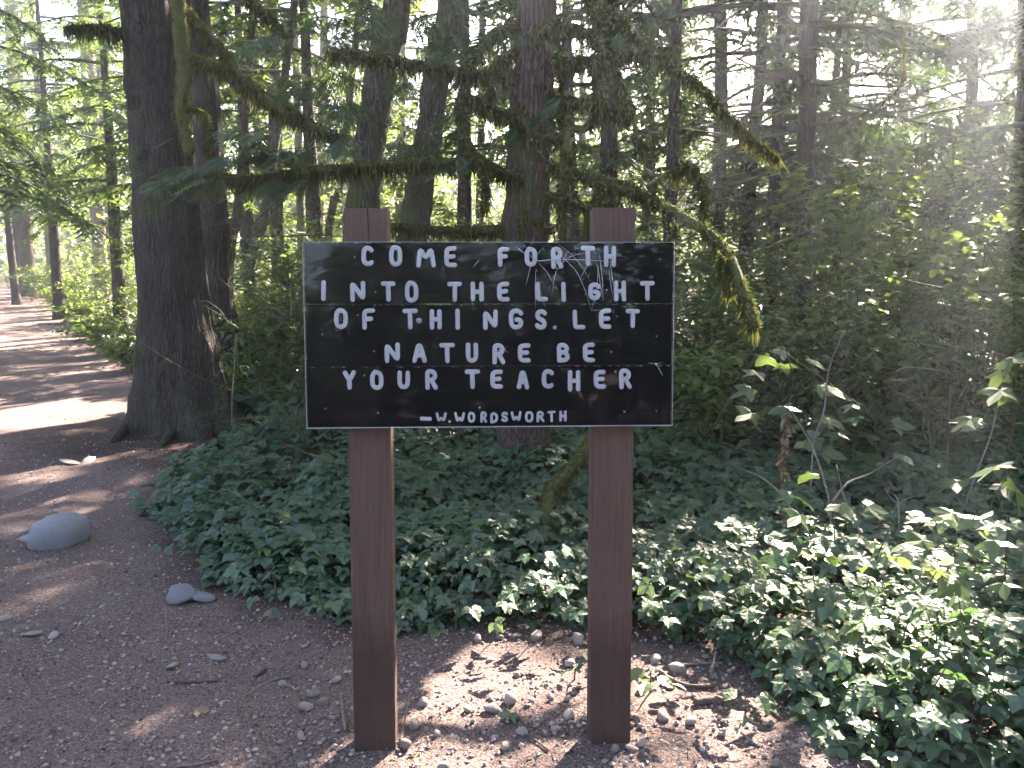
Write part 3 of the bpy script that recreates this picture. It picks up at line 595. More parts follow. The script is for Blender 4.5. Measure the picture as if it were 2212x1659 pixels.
# --- the big spruce left of the sign
def big_spruce():
    Y0 = 8.25; pts, rr = trunk_curve([(316,-60,60),(335,200,60),(356,400,66),(371,600,70),(386,750,78),(394,860,86)], Y0, top_z=24)
    base = G(392, 938); pts[0] = (base[0]+.02, Y0-.02, -.2); rr[0] = rr[1]
    rt = root('spruce_tree', (base[0], Y0, 0), 'massive dark-barked tree with flared roots beside the path, left of the sign', 'tree')
    c = curve(pts, 230); zs = c[:, 2]; r = np.interp(zs, pts[:, 2], rr); n = 150; a = np.arange(n)/n*2*math.pi
    lob = np.zeros(n)
    for ang, amp, w in ((rad(200), .50, .34), (rad(262), .34, .26), (rad(300), .55, .30), (rad(350), .62, .40), (rad(30), .4, .4), (rad(90), .4, .4), (rad(150), .4, .35)):
        d = np.abs((a - ang + math.pi) % (2*math.pi) - math.pi); lob += amp*np.exp(-(d/w)**2)
    fl = np.exp(-np.maximum(zs, -.05)/.30)[:, None]; fl2 = np.exp(-np.maximum(zs, -.05)/.75)[:, None]
    R = r[:, None]*(1 + lob[None]*(fl*1.05 + fl2*.20) - .02)
    q = np.stack([np.cos(a)[None]*R*9, np.sin(a)[None]*R*9, zs[:, None]*1.5 + 0*R], -1)
    q2 = np.stack([np.cos(a)[None]*R*26, np.sin(a)[None]*R*26, zs[:, None]*6 + 0*R], -1)
    R = R + .034*(1-np.abs(noise(q)))**1.5 + .022*(1-np.abs(noise(q*1.9+3))) + .009*noise(q2) - .035
    for (ka, kz, kr) in ((rad(255), 3.15, .09), (rad(258), 3.95, .09), (rad(262), 2.62, .08), (rad(245), 4.3, .08)):   # old knots
        da = np.abs((a - ka + math.pi) % (2*math.pi) - math.pi)[None]*r[:, None]; dd = np.hypot(da, zs[:, None]-kz)/kr
        R = R + .035*np.exp(-(dd-1)**2*6) - .05*np.exp(-(dd*1.6)**2)
    v = np.stack([c[:, 0][:, None] + np.cos(a)[None]*R, c[:, 1][:, None] + np.sin(a)[None]*R, zs[:, None] + 0*R], -1)
    i = np.arange(len(c)-1)[:, None]*n; j = np.arange(n)[None]; j2 = (j+1) % n
    m = MB(); m.add(v.reshape(-1, 3), np.stack([i+j, i+j2, i+n+j2, i+n+j], -1).reshape(-1, 4), 0, .5, True); m.build('trunk', M['bark_dark'], rt)
    for px, th in (([(330,895),(290,925),(255,950),(215,972)], 34), ([(420,905),(445,928),(475,942),(520,948)], 40), ([(470,870),(505,895),(540,915),(590,925)], 44), ([(380,930),(372,948),(355,962),(330,975)], 22)):
        p = np.array([G(x, y) for x, y in px]); p[:, 2] = [.24, .10, .03, -.05]; p = curve(p, 14); r_ = np.linspace(th/FPX*8*.62, .03, 14); mm = MB(); mm.tube(p, r_, 8, 0, .5, .25, 9); mm.build('root', M['bark_dark'], rt)
    rng = np.random.default_rng(3); m = MB(); az = 0
    for k in range(58):
        z = 5.6 + 17*(k/58); az += 2.4; p0 = np.array([np.interp(z, zs, c[:, j]) for j in range(3)]); f = k/58
        bough(m, p0, az + rng.normal()*.3, 4.6*(1-.8*f)*rng.uniform(.7, 1.1), rng, .35, .1, 46*(1-.5*f), .55, FR_LO, .045)
    m.build('crown', [M['needle'], M['bark_twig']], rt)['kind'] = 'stuff'
    # hanging mossy limb down the right side, with a loop
    mossy_limb(rt, [(380,-40),(388,60),(396,150),(393,240),(400,290),(410,332)], [7.6], 38, 1, .05, taper=.8, ln=(.008, .022), dens=1800, matl='moss_bright')
    mossy_limb(rt, [(402,232),(425,238),(447,255),(450,300),(444,330)], [7.6], 12, 2, .1, taper=.6, n=16, matl='moss_bright')
    mossy_limb(rt, [(392,10),(430,55),(470,95),(510,150),(545,190)], [8.0, 7.6], 22, 4, .35, taper=.7)
    mossy_limb(rt, [(418,128),(470,145),(520,172),(570,212),(610,240),(660,265),(700,285),(745,303)], [8.0, 7.2], 34, 5, .35, taper=.6)
    mossy_limb(rt, [(612,222),(640,242),(668,262)], [7.4], 20, 6, .3, n=12)
    mossy_limb(rt, [(525,-20),(560,18),(590,45),(615,72)], [7.4], 20, 7, .5, n=14)
    mossy_limb(rt, [(262,70),(230,62),(190,58),(140,60)], [8.0, 7.4], 22, 8, .4, n=14, taper=.3)
    mossy_limb(rt, [(445,360),(500,378),(560,380),(610,372),(680,362)], [8.1, 7.0], 7, 9, 1.2, n=18, dens=900, hl=(.08, .22))
    # sprays of flat foliage held out in front of the trunk
    m = MB(); rng = np.random.default_rng(77)
    for (x, y, Yq, n_, ax) in ((520, 395, 7.0, 16, math.pi), (600, 340, 6.9, 16, math.pi*.93), (470, 372, 7.1, 12, math.pi*1.04), (690, 330, 6.8, 16, math.pi*.9), (610,300,7.0,12,math.pi*1.1), (720,400,6.9,12,math.pi*.95)):
        bough(m, P(x, y-12, Yq), ax, rng.uniform(.55, .85), rng, .10, .05, n_, .30, FR_HI, .006, droop=.35, filt=False, vb=.55)
    m.build('low_spray', [M['spray'], M['bark_twig']], rt)['kind'] = 'stuff'
big_spruce()

# --- trunk behind the big spruce
rt, c, r = conifer('fir_tree', 'grey-barked trunk standing close behind the massive dark tree', [(418,-40,28),(440,150,30),(455,400,32),(472,640,34),(478,720,36)], 10.2, 21, M['bark_dark'], 5.6, 4.0, 44, 40, .5, FR_LO, M['needle'], 22)
# --- the leaning pair of mossy maples
rt3, _, _ = conifer('maple_tree', 'leaning mossy trunk rising behind the left post top', [(866,-40,30),(840,60,32),(815,200,33),(797,330,33),(785,440,36),(778,540,38)], 9.2, 22, M['bark_maple'], 5.7, 3.6, 40, 36, .5, FR_LO, M['needle'], 17, n=20, rings=60, rough=.16)
rt4, _, _ = conifer('maple_tree', 'dark trunk leaning right between the left post and the central cedar', [(985,-60,31),(958,80,30),(940,180,28),(925,300,29),(908,400,30),(894,490,33),(885,600,36)], 8.7, 23, M['bark_maple'], 5.8, 3.4, 40, 36, .5, FR_LO, M['needle'], 17, n=20, rings=60, rough=.14)
# --- central cedar, mossy limbs all round
rt5, c5, r5 = conifer('cedar_tree', 'straight reddish trunk directly behind the sign, hung with mossy limbs', [(1162,-40,41),(1151,150,44),(1141,350,47),(1134,520,50),(1131,900,52),(1134,1015,58)], 6.6, 24, M['bark_red'], 5.2, 3.8, 56, 48, .5, FR_LO, M['needle'], 20, n=28, rings=90, flare=.3, rough=.10)
LIMBS = [(zc([(1270,430),(1150,440),(960,420),(860,385),(700,370),(520,340),(330,310),(210,300)]), [6.5,6.0], 24, .5, .6), (zc([(1290,140),(1170,190),(1090,260),(1020,370)]), [6.6,6.2], 20, .3, .7),
 (zc([(1280,300),(1180,360),(1140,480),(1135,570)]), [6.5,6.2], 15, .6, .5), (zc([(1330,650),(1200,670),(1080,610),(1000,550),(960,590),(985,760),(1010,830)]), [6.4,6.0], 18, .5, .6),
 (zc([(1310,1030),(1180,985),(1080,950),(960,950),(720,940),(500,960),(300,970),(70,990)]), [6.4,5.7], 25, .5, .65), (zc([(1210,1330),(1000,1340),(800,1335),(640,1320),(560,1310)]), [6.4,6.0], 24, .25, .5),
 (zc([(1400,180),(1520,150),(1640,165),(1740,220),(1800,320),(1810,450),(1790,570)]), [6.4,5.9], 20, .5, .6), (zc([(1500,360),(1700,350),(1900,330),(2080,300),(2212,270)]), [6.5,6.0], 17, .8, .5),
 (zc([(1690,-40),(1800,50),(1900,110),(2000,200),(2100,310),(2212,400)]) + zd([(280,460),(450,640),(600,780),(750,900)]), [6.5,5.4], 24, .35, .22), (zc([(1490,560),(1600,575),(1740,600),(1900,650),(2050,700),(2212,740)]) + [(1560,290)], [6.5,5.9], 11, 1.6, .4),
 (zc([(1400,790),(1520,800),(1600,750),(1700,740),(1760,560),(1740,340)]), [6.3,6.0], 22, .5, .5), (zc([(1590,760),(1570,950),(1545,1150),(1560,1400)]), [6.1], 19, .3, .7),
 (zc([(1480,970),(1620,1000),(1760,1030),(1900,1080),(2060,1150),(2212,1225)]) + zd([(120,1170),(230,1240),(340,1310),(450,1420),(510,1530),(555,1670),(610,1850)]), [6.4,4.6], 25, .3, .75),
 (zd([(10,1060),(120,990),(240,930),(300,1000),(335,1100),(325,1190)]), [5.3,4.9], 13, .6, .5), (zc([(1480,1130),(1580,1160),(1700,1190),(1900,1170)]), [6.4,6.1], 16, .4, .5), (zc([(1680,1400),(1720,1250),(1790,1060)]), [5.8,5.6], 17, .2, .5),
 (zc([(1870,400),(1900,530),(1960,640),(1990,780),(2030,900)]), [6.0], 14, .2, .6), (zc([(1520,200),(1550,400),(1550,740)]), [7.0], 12, .2, .7), (zc([(1720,-20),(1760,150),(1820,300)]), [6.2], 16, .3, .6),
 (zc([(980,840),(1060,900),(1110,1000),(1110,1200)]), [6.1,5.9], 15, .9, .6), (zc([(1500,1330),(1440,1290),(1380,1280)]), [6.3], 14, .3, .5), (zc([(1330,1200),(1320,1300),(1325,1420)]), [6.1], 15, .1, .7),
 (zd([(150,1250),(170,1300),(120,1360)]), [5.2], 10, .4, .5), (zd([(420,1440),(450,1560),(480,1659)]), [4.9], 8, .4, .5)]
for k, (px, Ys, th, hang, tp) in enumerate(LIMBS):
    mossy_limb(rt5, px, Ys, th*1.08, 100+k, hang*.7, taper=tp, n=max(16, 6*len(px)), dens=2200, ln=(.012, .036), hl=(.04, .13))
m = MB(); rng = np.random.default_rng(78)          # dangling flat sprays in the shade round the cedar
for k in range(52):
    x = rng.uniform(640, 1120) if k < 42 else rng.uniform(1180, 1480); y = rng.uniform(-40, 330); 
    bough(m, P(x, y, rng.uniform(5.6, 7.6)), rng.uniform(0, 6.28), rng.uniform(.35, .75), rng, .35, 0, 9, .22, FR_HI, .004, droop=.7, filt=True, vb=.4)
m.build('low_spray', [M['needle'], M['bark_twig']], rt5)['kind'] = 'stuff'
m = MB()                                           # thin hanging dead twigs
for k in range(70):
    p = P(rng.uniform(640, 1500), rng.uniform(20, 430), rng.uniform(5.8, 7.2)); l = rng.uniform(.2, .7); s = rng.normal(0, .16, 2)
    m.tube(curve([p, p + np.array([s[0]*.4*l*3, 0, -.35*l]), p + np.array([s[0]*l*3, s[1]*l, -l*rng.uniform(.3, 1)])], 7), np.linspace(.004, .0015, 7), 4, cap=False)
m.build('hanging_twig', M['bark_twig'], rt5)['kind'] = 'stuff'
# mossy broken stub in the plants behind the right post
st = root('mossy_log', G(1190,1150), 'bent mossy broken branch standing in the plants behind the right post', 'branch')
mossy_limb(st, [(1290,930),(1261,976),(1222,1025),(1190,1060),(1184,1100),(1188,1165)], [5.3,4.35], 30, 140, .1, taper=1.0, name='mossy_stem', dens=2600, ln=(.008, .022))

# --- right side conifers with bare bowed branches
rt6, _, _ = conifer('hemlock_tree', 'slender dark trunk right of the sign with bare bowed branches', [(1750,-60,20),(1745,200,19),(1738,450,18),(1732,700,18),(1728,860,19)], 10.2, 31, M['bark_dark'], 3.9, 3.6, 56, 44, .46, FR_LO, M['needle'], 17)
for k, a in enumerate([[(880,570),(700,630),(520,665),(320,660),(100,600),(0,540)], [(880,735),(650,770),(400,770),(200,710),(0,580)], [(870,580),(730,650),(600,710),(400,700)], [(940,700),(1130,690),(1300,600),(1420,510),(1460,380),(1450,200)],
        [(920,560),(1080,580),(1300,625),(1450,630),(1600,590),(1700,550)], [(860,920),(700,980),(500,1040),(370,1060),(100,1070)], [(940,850),(1060,950),(1180,1040),(1300,1050)], [(900,410),(750,410),(600,370),(490,310)],
        [(930,1120),(1100,1190),(1300,1265),(1500,1240),(1700,1150)], [(900,150),(780,140),(680,110)], [(930,120),(1080,125),(1280,90),(1480,20)], [(930,480),(1150,480),(1400,490),(1500,455)], [(870,1130),(700,1200),(500,1270),(350,1275)],
        [(860,1150),(720,1260),(560,1310),(430,1340)], [(900,990),(1000,1060),(1100,1050),(1140,950)]]):
    mossy_limb(rt6, zd(a), [10.1, 8.4], 10 if k % 2 else 8, 200+k, .3, name='bare_branch', taper=.35, n=22, dens=160 if k % 3 == 0 else 0, matl='bark_twig', ln=(.02, .05))
for k, (lab, px, Yq, bk, c0, Lm) in enumerate([
    ('bluish trunk against the brightest sky gap, upper right', [(1556,-40,14),(1558,150,14),(1556,300,15),(1552,420,15)], 17, 'bark_dark', 4.0, 3.2),
    ('hazy slim trunk just right of the bright sky gap', [(1650,-40,12),(1645,120,12),(1632,260,13),(1620,400,14)], 15.5, 'bark_dark', 3.6, 3.2),
    ('thin hazy trunk right of the slender bowed-branch hemlock', [(1832,-40,9),(1828,150,9),(1820,320,10),(1815,450,10)], 18, 'bark_dark', 3.2, 3.4),
    ('faint trunk near the upper right corner', [(2105,-40,12),(2102,100,12),(2095,300,13)], 15, 'bark_dark', 2.6, 3.6),
    ('faint trunk at the right edge of the picture', [(2215,-40,13),(2210,200,13)], 13, 'bark_dark', 2.4, 3.4),
    ('short stretch of dark trunk seen above the right post', [(1322,-40,18),(1318,200,19),(1314,400,20)], 13, 'bark_dark', 5.2, 3.2),
    ('hazy trunk half hidden by foliage between hemlock and right edge', [(1955,-40,10),(1950,250,11)], 20, 'bark_dark', 2.4, 3.6),
    ('dim trunk left of the bluish sky-gap trunk', [(1470,-40,11),(1464,200,12)], 22, 'bark_dark', 4.5, 3.2)]):
    conifer('conifer_tree', lab, px, Yq, 300+k, M[bk], c0, Lm, 46, 40, .5, FR_LO, M['needle'], 17 + (k*3) % 5, n=10)
# --- left and middle distance
for k, (lab, px, Yq, bk, c0, Lm) in enumerate([
    ('brown trunk at the path edge, far left', [(38,200,14),(50,420,14),(65,632,15)], 40, 'bark_red', 7.6, 4.2),
    ('dark slim trunk just left of the brown far-left trunk', [(28,250,9),(40,600,10)], 44, 'bark_dark', 6.5, 4.0),
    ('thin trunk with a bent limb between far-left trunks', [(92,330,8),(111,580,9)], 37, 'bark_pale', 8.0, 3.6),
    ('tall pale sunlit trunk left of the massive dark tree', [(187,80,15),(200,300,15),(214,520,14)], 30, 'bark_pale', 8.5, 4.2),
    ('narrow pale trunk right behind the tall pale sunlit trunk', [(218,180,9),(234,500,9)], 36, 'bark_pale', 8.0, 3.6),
    ('straight pale-edged trunk midway between massive tree and sign', [(590,100,13),(596,400,14),(602,620,14)], 16, 'bark_maple', 5.4, 3.4),
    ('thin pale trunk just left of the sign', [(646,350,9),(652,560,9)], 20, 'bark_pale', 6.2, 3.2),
    ('leaning reddish snag right of the grey-barked trunk', [(520,380,9),(505,480,11),(492,600,12)], 15, 'bark_red', 6.5, 2.0),
    ('leaning dark sapling trunk left of the sign', [(585,380,9),(555,500,11),(535,620,12)], 14, 'bark_maple', 5.4, 2.6),
    ('small leaning trunk seen left of the left post top', [(742,330,8),(722,430,9),(708,540,9)], 17, 'bark_maple', 5.8, 2.6),
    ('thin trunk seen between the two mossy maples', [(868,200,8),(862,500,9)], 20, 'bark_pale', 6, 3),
    ('dim trunk between dark leaning maple and central cedar', [(1042,60,8),(1036,480,9)], 19, 'bark_dark', 6, 3),
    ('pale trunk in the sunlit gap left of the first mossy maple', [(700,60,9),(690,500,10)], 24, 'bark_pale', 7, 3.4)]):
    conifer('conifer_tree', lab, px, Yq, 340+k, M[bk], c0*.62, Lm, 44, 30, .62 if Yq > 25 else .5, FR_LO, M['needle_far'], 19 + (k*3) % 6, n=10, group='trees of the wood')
for k, (x, Yq, c0, Lm, h, lab) in enumerate([(-60,13.5,2.6,3.4,15,'drooping dark-green conifer at the left picture edge'),(130,24,3.0,4.0,17,'sunlit drooping conifer above the far-left trunks'),(262,19,3.2,3.4,16,'conifer with drooping sprays touching the massive trunk from behind'),
        (545,17,3.4,3.4,16,'conifer with hanging sprays behind the long mossy limb'),(690,14.5,3.2,3.2,15,'dark hanging conifer sprays left of the first leaning maple'),(1000,15,3.4,3.2,16,'conifer sprays hanging between dark maple and cedar'),(40,33,3.4,4.4,18,'hazy conifer above the bend of the path'),(1250,16,3.6,3.2,16,'hanging conifer sprays right of the cedar trunk')]):
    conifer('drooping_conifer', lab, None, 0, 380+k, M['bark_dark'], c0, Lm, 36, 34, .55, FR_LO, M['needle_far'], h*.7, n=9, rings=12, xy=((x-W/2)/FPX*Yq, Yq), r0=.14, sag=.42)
# --- low-limbed conifers filling the wood behind
rng = np.random.default_rng(900); spots = []
for k in range(400):
    d = rng.uniform(17, 62); u = rng.uniform(-.78, .78); x, y = u*d, d
    if vegd(np.array([x]), np.array([y]))[0] < 1.2: continue
    if any(math.hypot(x-a, y-b_) < 3.4 for a, b_ in spots): continue
    spots.append((x, y))
    if len(spots) >= 52: break
for k, (x, y) in enumerate(spots):
    px = int(W/2 + FPX*x/y); side = 'left of the sign' if px < 660 else ('behind the sign' if px < 1460 else 'right of the sign')
    conifer('young_conifer', 'low-branched conifer deep in the wood %s, its trunk hidden by foliage' % side, None, 0, 1000+k, M['bark_dark'] if k % 3 else M['bark_pale'],
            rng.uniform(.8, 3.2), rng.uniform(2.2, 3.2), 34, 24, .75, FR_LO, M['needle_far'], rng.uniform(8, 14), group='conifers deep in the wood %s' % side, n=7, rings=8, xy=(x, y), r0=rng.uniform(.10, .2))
# --- trees on the sun side whose crowns shade the clearing, and the wood behind the photographer
SHADE = [(6.9,10.8,15),(8.5,9.5,16),(5.4,15.6,18),(10.5,13.5,18),(4.2,13.6,17),(11.5,8.2,15),(2.2,11.8,15),(13.2,17.0,20),(6.9,18.8,20),(15.5,12.0,18),(5.6,18.0,19),(1.0,15.5,18),(8.3,6.3,13)]
for k, (x, y, h) in enumerate(SHADE):
    px = W/2 + FPX*x/y
    conifer('hemlock_tree', 'shady conifer %s' % ['behind the thicket right of the bowed-branch hemlock','deep in the thicket at right','standing behind the right thicket, crown above view','far right behind maple leaves','with high crown behind the right post','out at the far right edge','with high crown behind the cedar','far back on the right','back right between hazy trunks','beyond the right edge','behind the bright sky gap','far behind the central cedar','close on the right above the brambles'][k],
            None, 0, 500+k, M['bark_dark'], (4.4 if px < 1500 else 2.2), 3.9, 62, 46, .55, FR_LO, M['needle'], h, n=9, rings=14, xy=(x, y), r0=.095)
for k, (x, y) in enumerate([(-13,-9),(-9,-13),(-5,-15),(-1.5,-13),(2,-14.5),(5.5,-12),(9,-10),(12,-6),(-16,-4),(0,-20),(6,-18),(-8,-20)]):
    conifer('conifer_tree', 'conifer of the wood behind the viewer, mirrored dimly in the sign cover', None, 0, 600+k, M['bark_dark'], .5, 3.0, 44, 34, .7, FR_LO, M['needle'], 6.0 + .4*(k % 4), group='conifers behind the viewer', n=8, rings=8, xy=(x, y), r0=.2)
for k, (x, y, h) in enumerate([(5.6,-1.2,14),(7.6,1.4,16),(8.8,-3.5,15),(6.0,4.0,14),(10.5,3.2,16)]):  # unseen trees added to shade the bushes mirrored in the sign cover
    conifer('conifer_tree', 'tall conifer added beside the viewer for shade, outside the view', None, 0, 650+k, M['bark_dark'], 5.2, 3.6, 50, 34, .6, FR_LO, M['needle'], h, group='shade conifers added beside the viewer', n=8, rings=8, xy=(x, y), r0=.17)

# ------------------------------------------------------------------ shrubs and undergrowth
def shrub(name, label, pos, h, spread, nst, nl, size, seed, T=TL, matl='shrub', cat='shrub', group=None, tilt=.35, low=.25, dirb=None):
    rng = np.random.default_rng(seed); pos = np.array([pos[0], pos[1], tz(pos[0], pos[1])])
    rt = root(name, pos, label, cat, group); fol = MB()
    for s in range(nst):
        az = rng.uniform(0, 6.28) if dirb is None else dirb + rng.normal()*.7; R = spread*rng.uniform(.35, 1.0); hh = h*rng.uniform(.6, 1.05)
        e = pos + np.array([math.cos(az)*R, math.sin(az)*R, hh]); mid = pos + np.array([math.cos(az)*R*.3, math.sin(az)*R*.3, hh*.62]) + rng.normal(0, .05*h, 3)
        c = curve([pos - np.array([0, 0, .05]) + rng.normal(0, .03, 3)*np.array([1, 1, 0]), mid, e], 12); m = MB(); m.tube(c, np.linspace(.004 + .0035*h, .002, 12), 5, cap=False)
        m.build('stem', M['bark_twig'], rt)
        k = nl//nst; t = rng.uniform(low, 1, k); b_ = np.stack([np.interp(t, np.linspace(0, 1, 12), c[:, j]) for j in range(3)], -1)
        ntw = max(3, k//9); ta = rng.uniform(0, 6.28, ntw); tw = rng.integers(0, ntw, k); tt = np.linspace(low, 1, ntw)[tw]
        b_ = np.stack([np.interp(tt, np.linspace(0, 1, 12), c[:, j]) for j in range(3)], -1); rl = rng.uniform(.05, 1, k)*(.22 + .26*spread)*(1.25-.7*tt)
        aa = ta[tw]; q = b_ + np.stack([np.cos(aa)*rl, np.sin(aa)*rl, .10*rl - .22*rl*rl + rng.normal(0, .025*h, k)], -1) + rng.normal(0, .035, (k, 3))*np.array([1, 1, .6])
        q[:, 2] = np.maximum(q[:, 2], pos[2] + .04)
        da = aa + rng.normal(0, .8, k); X_ = np.stack([np.cos(da), np.sin(da), rng.normal(-.15, .3, k)], -1); U = np.stack([rng.normal(0, tilt, k), rng.normal(0, tilt, k), np.ones(k)], -1)
        kk = keep(q, rng); q, X_, U = q[kk], X_[kk], U[kk]; k = len(q)
        fol.inst(T, q, X_, U, size*rng.uniform(.6, 1.25, k), np.clip(rng.normal(.45, .22, k), 0, 1))
    f = fol.build('foliage', M[matl], rt); f['kind'] = 'stuff'; return rt
def gp(x, y): q = G(x, y); return q[0], q[1]
# sunlit bushes along the path, left
for k, (x, y, h, sp, lab) in enumerate([(236,765,.75,.8,'bright yellow-green bush at the path edge beside the massive trunk'),(285,800,.5,.5,'low green bush touching the left side of the massive trunk'),(190,722,.9,.9,'sunlit bush halfway along the path edge'),
        (140,690,1.1,1.0,'tall sunlit bush along the path edge'),(105,668,1.2,1.2,'leafy bush at the foot of the brown far-left trunk'),(255,735,1.5,1.1,'tall loose bush behind the bright path-edge bush'),(190,680,1.7,1.3,'high leafy bush below the tall pale trunk'),
        (280,700,1.8,1.2,'pale green bush just left of the massive trunk'),(70,650,1.4,1.3,'small distant bush where the path bends'),(20,625,1.6,1.6,'far bush closing the end of the path'),(240,660,2.2,1.6,'tall airy bush far behind the path edge')]):
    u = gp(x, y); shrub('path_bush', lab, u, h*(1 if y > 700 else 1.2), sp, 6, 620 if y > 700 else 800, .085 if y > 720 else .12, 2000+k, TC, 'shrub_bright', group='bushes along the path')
# between the big trunk and the sign
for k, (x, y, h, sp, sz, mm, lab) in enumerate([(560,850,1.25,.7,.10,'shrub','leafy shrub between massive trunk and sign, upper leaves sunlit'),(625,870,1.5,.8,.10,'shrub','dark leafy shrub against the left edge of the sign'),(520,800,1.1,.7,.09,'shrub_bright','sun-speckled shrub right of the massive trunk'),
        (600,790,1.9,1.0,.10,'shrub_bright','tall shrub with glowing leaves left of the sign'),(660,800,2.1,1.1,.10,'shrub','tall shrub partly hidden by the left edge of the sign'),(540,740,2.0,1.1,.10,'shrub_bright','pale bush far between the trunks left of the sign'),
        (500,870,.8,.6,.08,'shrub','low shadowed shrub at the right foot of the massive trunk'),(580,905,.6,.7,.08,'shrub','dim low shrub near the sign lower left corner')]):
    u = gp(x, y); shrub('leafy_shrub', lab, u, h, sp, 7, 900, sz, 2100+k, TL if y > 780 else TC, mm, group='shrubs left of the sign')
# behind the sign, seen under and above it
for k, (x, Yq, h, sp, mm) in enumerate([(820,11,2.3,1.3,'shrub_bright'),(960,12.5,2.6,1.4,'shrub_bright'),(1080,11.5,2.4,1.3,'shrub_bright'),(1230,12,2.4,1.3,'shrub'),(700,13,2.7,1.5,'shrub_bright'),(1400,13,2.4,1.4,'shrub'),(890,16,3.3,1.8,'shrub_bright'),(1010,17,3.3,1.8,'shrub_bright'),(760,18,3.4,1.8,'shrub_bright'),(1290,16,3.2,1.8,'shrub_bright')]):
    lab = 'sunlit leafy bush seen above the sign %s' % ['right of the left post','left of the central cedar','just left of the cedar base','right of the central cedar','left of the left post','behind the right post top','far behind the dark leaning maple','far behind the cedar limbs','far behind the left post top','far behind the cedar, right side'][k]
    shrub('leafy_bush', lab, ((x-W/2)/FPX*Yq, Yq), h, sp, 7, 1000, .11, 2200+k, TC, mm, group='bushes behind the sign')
# thicket on the right
RT = [(1560,7.0,1.7,.9),(1680,7.4,1.9,1.0),(1800,6.8,1.8,1.0),(1930,7.2,2.0,1.0),(2060,6.6,1.9,1.0),(2180,7.0,2.1,1.1),(1620,9.2,2.4,1.2),(1790,9.4,2.6,1.2),(1950,9.0,2.9,1.3),(2110,8.6,3.0,1.3),(2250,8.8,3.1,1.3),
      (1520,10.5,2.4,1.3),(1880,11.5,3.4,1.5),(2050,11.8,3.8,1.6),(2200,11.2,3.9,1.6),(1680,13,3.2,1.6),(1840,15,4.0,1.9),(2010,15,4.6,2.0),(2180,14.6,4.8,2.0),(1560,15.5,3.4,1.8),(2330,7.6,2.6,1.2),(2300,12,4,1.6),(1450,8.2,1.5,.9),(1740,19,4.4,2.3),(1930,20,5,2.4),(2120,20,5.2,2.4)]
for k, (x, Yq, h, sp) in enumerate(RT):
    h *= .80 if x < 1960 else .92
    side = ['just right of the sign','behind the sign right edge','below the slender hemlock','right of the slender hemlock','near the right edge'][int(np.clip((x-1450)//170, 0, 4))]
    dep = 'front' if Yq < 8 else ('middle' if Yq < 12.5 else 'back')
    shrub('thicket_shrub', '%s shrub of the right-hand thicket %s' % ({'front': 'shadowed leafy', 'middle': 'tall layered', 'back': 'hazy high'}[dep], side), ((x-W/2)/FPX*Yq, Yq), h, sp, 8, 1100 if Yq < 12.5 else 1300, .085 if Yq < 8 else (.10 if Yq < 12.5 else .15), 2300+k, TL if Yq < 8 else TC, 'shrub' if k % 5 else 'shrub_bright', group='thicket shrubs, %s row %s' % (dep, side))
# bushes behind the viewer, mirrored in the acrylic sheet
for k in range(13):
    shrub('dark_bush', 'bush behind the viewer, mirrored dimly in the sign cover', (-6.6 + 1.1*k, -7.5 - (k*37 % 3)), 3.6, 1.5, 6, 900, .24, 2600+k, TC, 'needle', group='bushes behind the viewer')
# vine maple with yellow-green leaves, right
for k, (x, y, Yq, lab) in enumerate([(1800,400,8.4,'vine maple with yellow-green leaves high on the right'),(2090,520,7.6,'vine maple with drooping yellowish leaves near the right edge'),(1990,345,9.0,'yellow-green maple sapling in the hazy upper right')]):
    p = P(x, y, Yq); shrub('vine_maple', lab, (p[0], Yq), p[2]*1.10, .9, 6, 420, .17, 2400+k, TM, 'shrub_bright', cat='sapling', low=.55)
# far wood: leaf mass that closes the view
rng = np.random.default_rng(41); m = MB(); N = 76000
d = rng.uniform(20, 80, N); u = rng.uniform(-.9, .9, N); x = u*d; y = d
hz = rng.random(N)**1.25*(2.2 + d*.10 + 6.0*np.clip(noise(np.stack([x*.16, y*.16, 0*x], -1)) + .3, 0, 1)); ok = vegd(x, y) > .8
cl = noise(np.stack([x*.45, y*.45, hz*.7], -1)) > -.12; ok &= cl & open_sky(np.stack([x, y, hz], -1)); x, y, hz, d = x[ok], y[ok], hz[ok], d[ok]; N = len(x)
m.inst(TC, np.stack([x, y, terrain(x, y) + .1 + hz], -1), np.stack([rng.normal(size=N), rng.normal(size=N), rng.normal(-.1, .3, N)], -1), np.stack([rng.normal(0, .6, N), rng.normal(0, .6, N), np.ones(N)], -1), rng.uniform(.16, .36, N)*(.5 + d/60), np.clip(rng.normal(.5, .25, N), 0, 1))
N = 26000; d = rng.uniform(70, 125, N); u = rng.uniform(-.95, .95, N); x = u*d; y = d; hz = rng.random(N)**1.1*(9 + 9*np.clip(noise(np.stack([x*.08, y*.08, 0*x], -1)) + .3, 0, 1))
m.inst(TC, np.stack([x, y, terrain(x, y) + .1 + hz], -1), np.stack([rng.normal(size=N), rng.normal(size=N), rng.normal(-.1, .3, N)], -1), np.stack([rng.normal(0, .6, N), rng.normal(0, .6, N), np.ones(N)], -1), rng.uniform(.6, 1.3, N), np.clip(rng.normal(.45, .25, N), 0, 1))
tag(m.build('far_undergrowth', M['shrub_bright']), 'sunlit leafy undergrowth filling the wood in the distance', 'undergrowth', kind='stuff')

